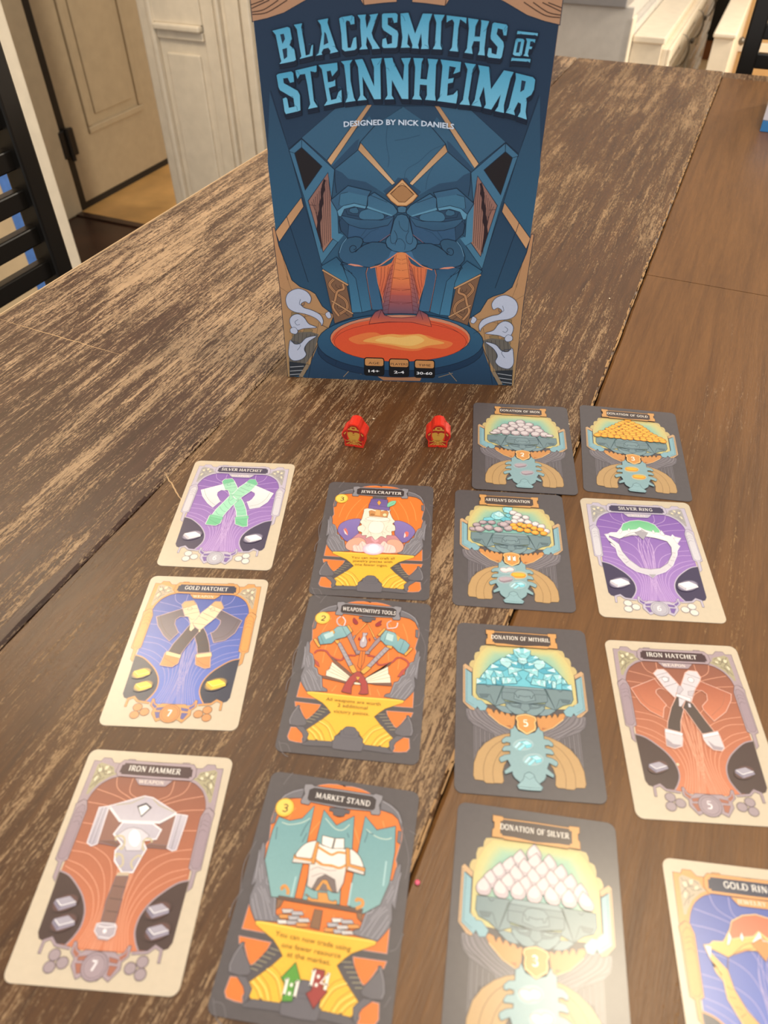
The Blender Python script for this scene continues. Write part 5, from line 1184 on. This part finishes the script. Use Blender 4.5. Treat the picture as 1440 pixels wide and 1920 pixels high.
T5 = [('2,112 80,105 138,290 205,112 298,115 268,200 258,380 268,440 185,440 195,400 192,300 168,400 178,437 105,433 110,400 78,300 72,390 100,425 5,430 12,400 20,330 5,200', []),
 ('300,120 410,125 378,190 370,400 385,445 290,440 312,400 325,200', []),
 ('418,128 605,150 600,215 580,200 545,175 530,250 520,400 530,465 440,455 465,420 485,200 470,175 440,190 418,205', []),
 ('610,152 715,168 685,230 677,320 718,320 730,200 725,170 810,182 785,250 765,430 768,500 695,492 712,450 716,372 668,370 650,420 660,485 575,472 600,430 618,250', []),
 ('830,205 850,192 965,212 975,235 962,320 930,318 920,265 885,255 875,300 935,370 940,410 920,510 905,528 795,515 782,495 795,420 828,425 830,470 865,480 875,420 815,350 812,320', []),
 ('1055,268 1248,290 1238,328 1225,318 1070,305 1048,310', []), ('1002,510 1182,522 1170,568 1160,555 1015,545 995,552', []),
 ('1040,345 1060,335 1110,340 1125,355 1100,490 1085,505 1030,500 1012,485', ['1065,375 1088,372 1070,465 1047,465']),
 ('1130,335 1225,345 1215,388 1195,372 1178,372 1172,408 1198,412 1185,442 1165,440 1155,480 1165,510 1105,500 1118,480 1140,370', []),
 ('118,512 218,515 200,560 190,700 240,705 258,580 245,518 350,525 330,580 320,840 328,905 222,895 240,850 240,765 185,760 180,850 205,895 105,890 125,850 135,600', []),
 ('362,525 555,548 545,640 525,650 475,665 500,605 450,595 440,700 490,690 480,740 436,750 430,850 480,840 520,800 525,850 510,930 330,905 355,870 380,590', []),
 ('578,555 690,570 660,620 620,880 635,945 530,935 565,890 605,620', []),
 ('700,575 805,592 822,790 935,622 1030,640 1000,700 940,940 940,1015 850,995 880,950 905,850 825,985 750,968 770,930 755,780 720,880 740,960 638,945 670,890 715,640', []),
 ('1038,645 1200,685 1222,710 1210,800 1185,850 1140,880 1145,910 1135,1000 1145,1075 1055,1045 1080,1000 1085,930 1065,920 1030,990 1040,1035 945,1010 975,960 1040,700', ['1098,720 1130,728 1115,800 1085,820'])]
TS = [('B4', t_) for t_ in T4] + [('B5', t_) for t_ in T5]
for src, (o_, h_) in TS:
    p = P(o_); d_ = [(x + (6 if src == 'B4' else -6), y + 40) for x, y in p]
    for k in (1, .5): a.f('14243a', [(x + (q[0] - x) * k, y + (q[1] - y) * k) for (x, y), q in zip(p, d_)], o='0f1c2e', w=.5, src=src)
for src, (o_, h_) in TS:
    a.f(('4a9cc0', '74bcdc'), o_, o='122136', w=.5, src=src)
    for q in h_: a.f('1b3048', q, o='122136', w=.3, src=src)
rnd = random.Random(8)
for src, (o_, h_) in TS:      # chipped stone cracks
    p = P(o_)
    for k in range(2):
        x, y = rnd.choice(p); cx = sum(q[0] for q in p) / len(p); cy = sum(q[1] for q in p) / len(p)
        t1 = .35; a.l('2c6484', .18, [(x + (cx - x) * .06, y + (cy - y) * .06), (x + (cx - x) * .2 + 6, y + (cy - y) * .2 - 8), (x + (cx - x) * t1, y + (cy - y) * t1)], src=src)
a.glyphs('DESIGNED BY NICK DANIELS', (428, 577), (931, 588), 2.75, 'cddcf0', font='bold', arc=1.6, src='B1')
a.build(gb, None, axes=lambda x, y, z: (x, -z - .0001, BH - y))
o = [c_ for c_ in gb.children if c_.name.startswith('title_lettering')][0]; o['label'] = 'ice-blue cracked stone title letters'

# ------------------------------------------------------------------ red dwarf pieces
M_red = mat('red_wood_paint', 'd8301c', 0.35, noise=(200, .08)); M_redd = mat('dark_red_print', '9c1c18', 0.4)
M_gold = mat('gold_foil_print', 'c8943c', 0.4, 0.6)
def dwarf(x, y, deg, label):
    t = empty('dwarf_piece', (x * MM, y * MM, 0), math.radians(deg), label, 'game piece', 'red dwarf pieces on the table')
    out = '-6.3,0 -1,0 -1,1 .7,1 .7,0 6.3,0 6.3,1.6 6,1.9 6,4.8 7.2,6.2 8.1,8.2 8,10.2 6.6,12.2 4.8,13.4 4.3,15.5 3.2,17.3 1.2,18.2 -.8,18.2 -2.8,17.4 -4,15.6 -4.5,13.4 -6.4,12.2 -7.9,10.3 -8.1,8.2 -7.2,6.2 -6,4.8 -6,1.9 -6.3,1.6'
    p = [(q[0] * .97 * MM, q[1] * MM) for q in P(out)]
    bm = bmesh.new(); prism(bm, p, 0, .0100, 'y')
    bmesh.ops.bevel(bm, geom=[e for e in bm.edges if abs(e.verts[0].co.y - e.verts[1].co.y) < 1e-6], offset=.0003, segments=2, affect='EDGES')
    obj('wooden_body', bm, M_red, t)
    def inlay(nm, polys, m, d0):
        bm = bmesh.new()
        for s_ in polys:
            pp = catmull(P(s_), True, 3) if s_[0] == ' ' else P(s_)
            tr = tessellate_polygon([[Vector((q[0], q[1], 0)) for q in pp]]); vs = [bm.verts.new((q[0] * .97 * MM, -d0, q[1] * MM)) for q in pp]
            for f in tr: 
                try: bm.faces.new([vs[i] for i in f])
                except ValueError: pass
        return obj(nm, bm, m, t)
    inlay('dark_red_fields', ['-6.9,6.5 -4.3,5 -4.6,12.8 -6.6,11.4 -7.4,9.4', '6.9,6.5 4.3,5 4.6,12.8 6.6,11.4 7.4,9.4', '-4,11.5 4,11.5 3.8,14.8 2.4,16.6 0,17.3 -2.4,16.6 -3.8,14.8', '-5.6,2 5.6,2 5.6,5.2 4,6 -4,6 -5.6,5.2'], M_redd, .00002)  # darker red areas printed on the front
    inlay('gold_print', ['-4,11.4 -2,12 0,11.6 2,12 4,11.4 4.1,9.5 3.2,6.6 1.4,5.4 -1.4,5.4 -3.2,6.6 -4.1,9.5', '-3.7,13.2 -2,13.5 0,13.2 2,13.5 3.7,13.2 3.4,14.6 2.6,14 2.2,15.4 1.4,16.2 .9,14.4 -.9,14.4 -1.4,16.2 -2.2,15.4 -2.6,14 -3.4,14.6', '-1.2,16.2 1.2,16.2 1.5,15.5 -1.5,15.5',
          '-6.6,10.2 -5,11.7 -4.9,10.9 -6.2,9.2', '6.6,10.2 5,11.7 4.9,10.9 6.2,9.2',
          '-3.6,6 3.6,6 3.4,4.9 1.8,4.2 1.6,3 1.0,2 -1.0,2 -1.6,3 -1.8,4.2 -3.4,4.9', '-5.6,2 -4.2,2 -2,3.9 -2.4,4.2', '5.6,2 4.2,2 2,3.9 2.4,4.2', '-3.4,2 -2,2 -1,3.4 -1.6,3.6', '3.4,2 2,2 1,3.4 1.6,3.6', '-5.6,4.6 -5.5,5 -2.4,5.2 -2.2,4.6', '5.6,4.6 5.5,5 2.4,5.2 2.2,4.6'], M_gold, .00004)
    inlay('nose_and_buckle', ['-.5,11.6 .5,11.6 .5,10.8 -.5,10.8', '-.9,9.9 .9,9.9 .8,9.6 -.8,9.6', '-1.3,3.6 -.9,3 .9,3 1.3,3.6 1.3,4.4 .9,5 -.9,5 -1.3,4.4 -1.05,4.3 -.8,4.75 .8,4.75 1.05,4.3 1.05,3.7 .8,3.25 -.8,3.25 -1.05,3.7 -1.05,4.3 -1.3,4.4'], M_redd, .00006)
    return t
dwarf(-18.9, 364.2, -13.0, 'red wooden dwarf piece further left, turned so its right side shows')
dwarf(34.5, 363.2, -3.5, 'red wooden dwarf piece nearer the grey cards, facing straight ahead')

# ------------------------------------------------------------------ bead and crumbs
def speck(name, x, y, r, m, label, cat, group=None):
    bm = bmesh.new(); bmesh.ops.create_icosphere(bm, subdivisions=2, radius=r)
    rn = random.Random(int(x * 100))
    for v in bm.verts: v.co = v.co * rn.uniform(.85, 1.1)
    for v in bm.verts: v.co.z *= .7
    o = obj(name, bm, m, None, True); o.location = (x * MM, y * MM, r * .7); tag(o, label, cat, group); return o
speck('glitter_bead', 11.8, 101.0, .0011, mat('pink_bead', 'e0607c', 0.2), 'tiny pink bead lying in the table joint beside the market stand card', 'bead')
cr = mat('pale_crumb', 'e8d6b8', 0.8)
for x, y, l_ in ((-6.5, 393.5, 'pale crumb behind the left red dwarf piece'), (122.5, 386.0, 'pale crumb between the donation of iron and donation of gold cards'), (124.6, 147.8, 'pale crumb between the mithril and iron hatchet cards'), (221.0, 226.0, 'pale crumb right of the silver ring card'), (188.0, 556.0, 'pale crumb on the plank right of the game box')):
    speck('crumb', x, y, .0007, cr, l_, 'crumb', 'crumbs on the table')
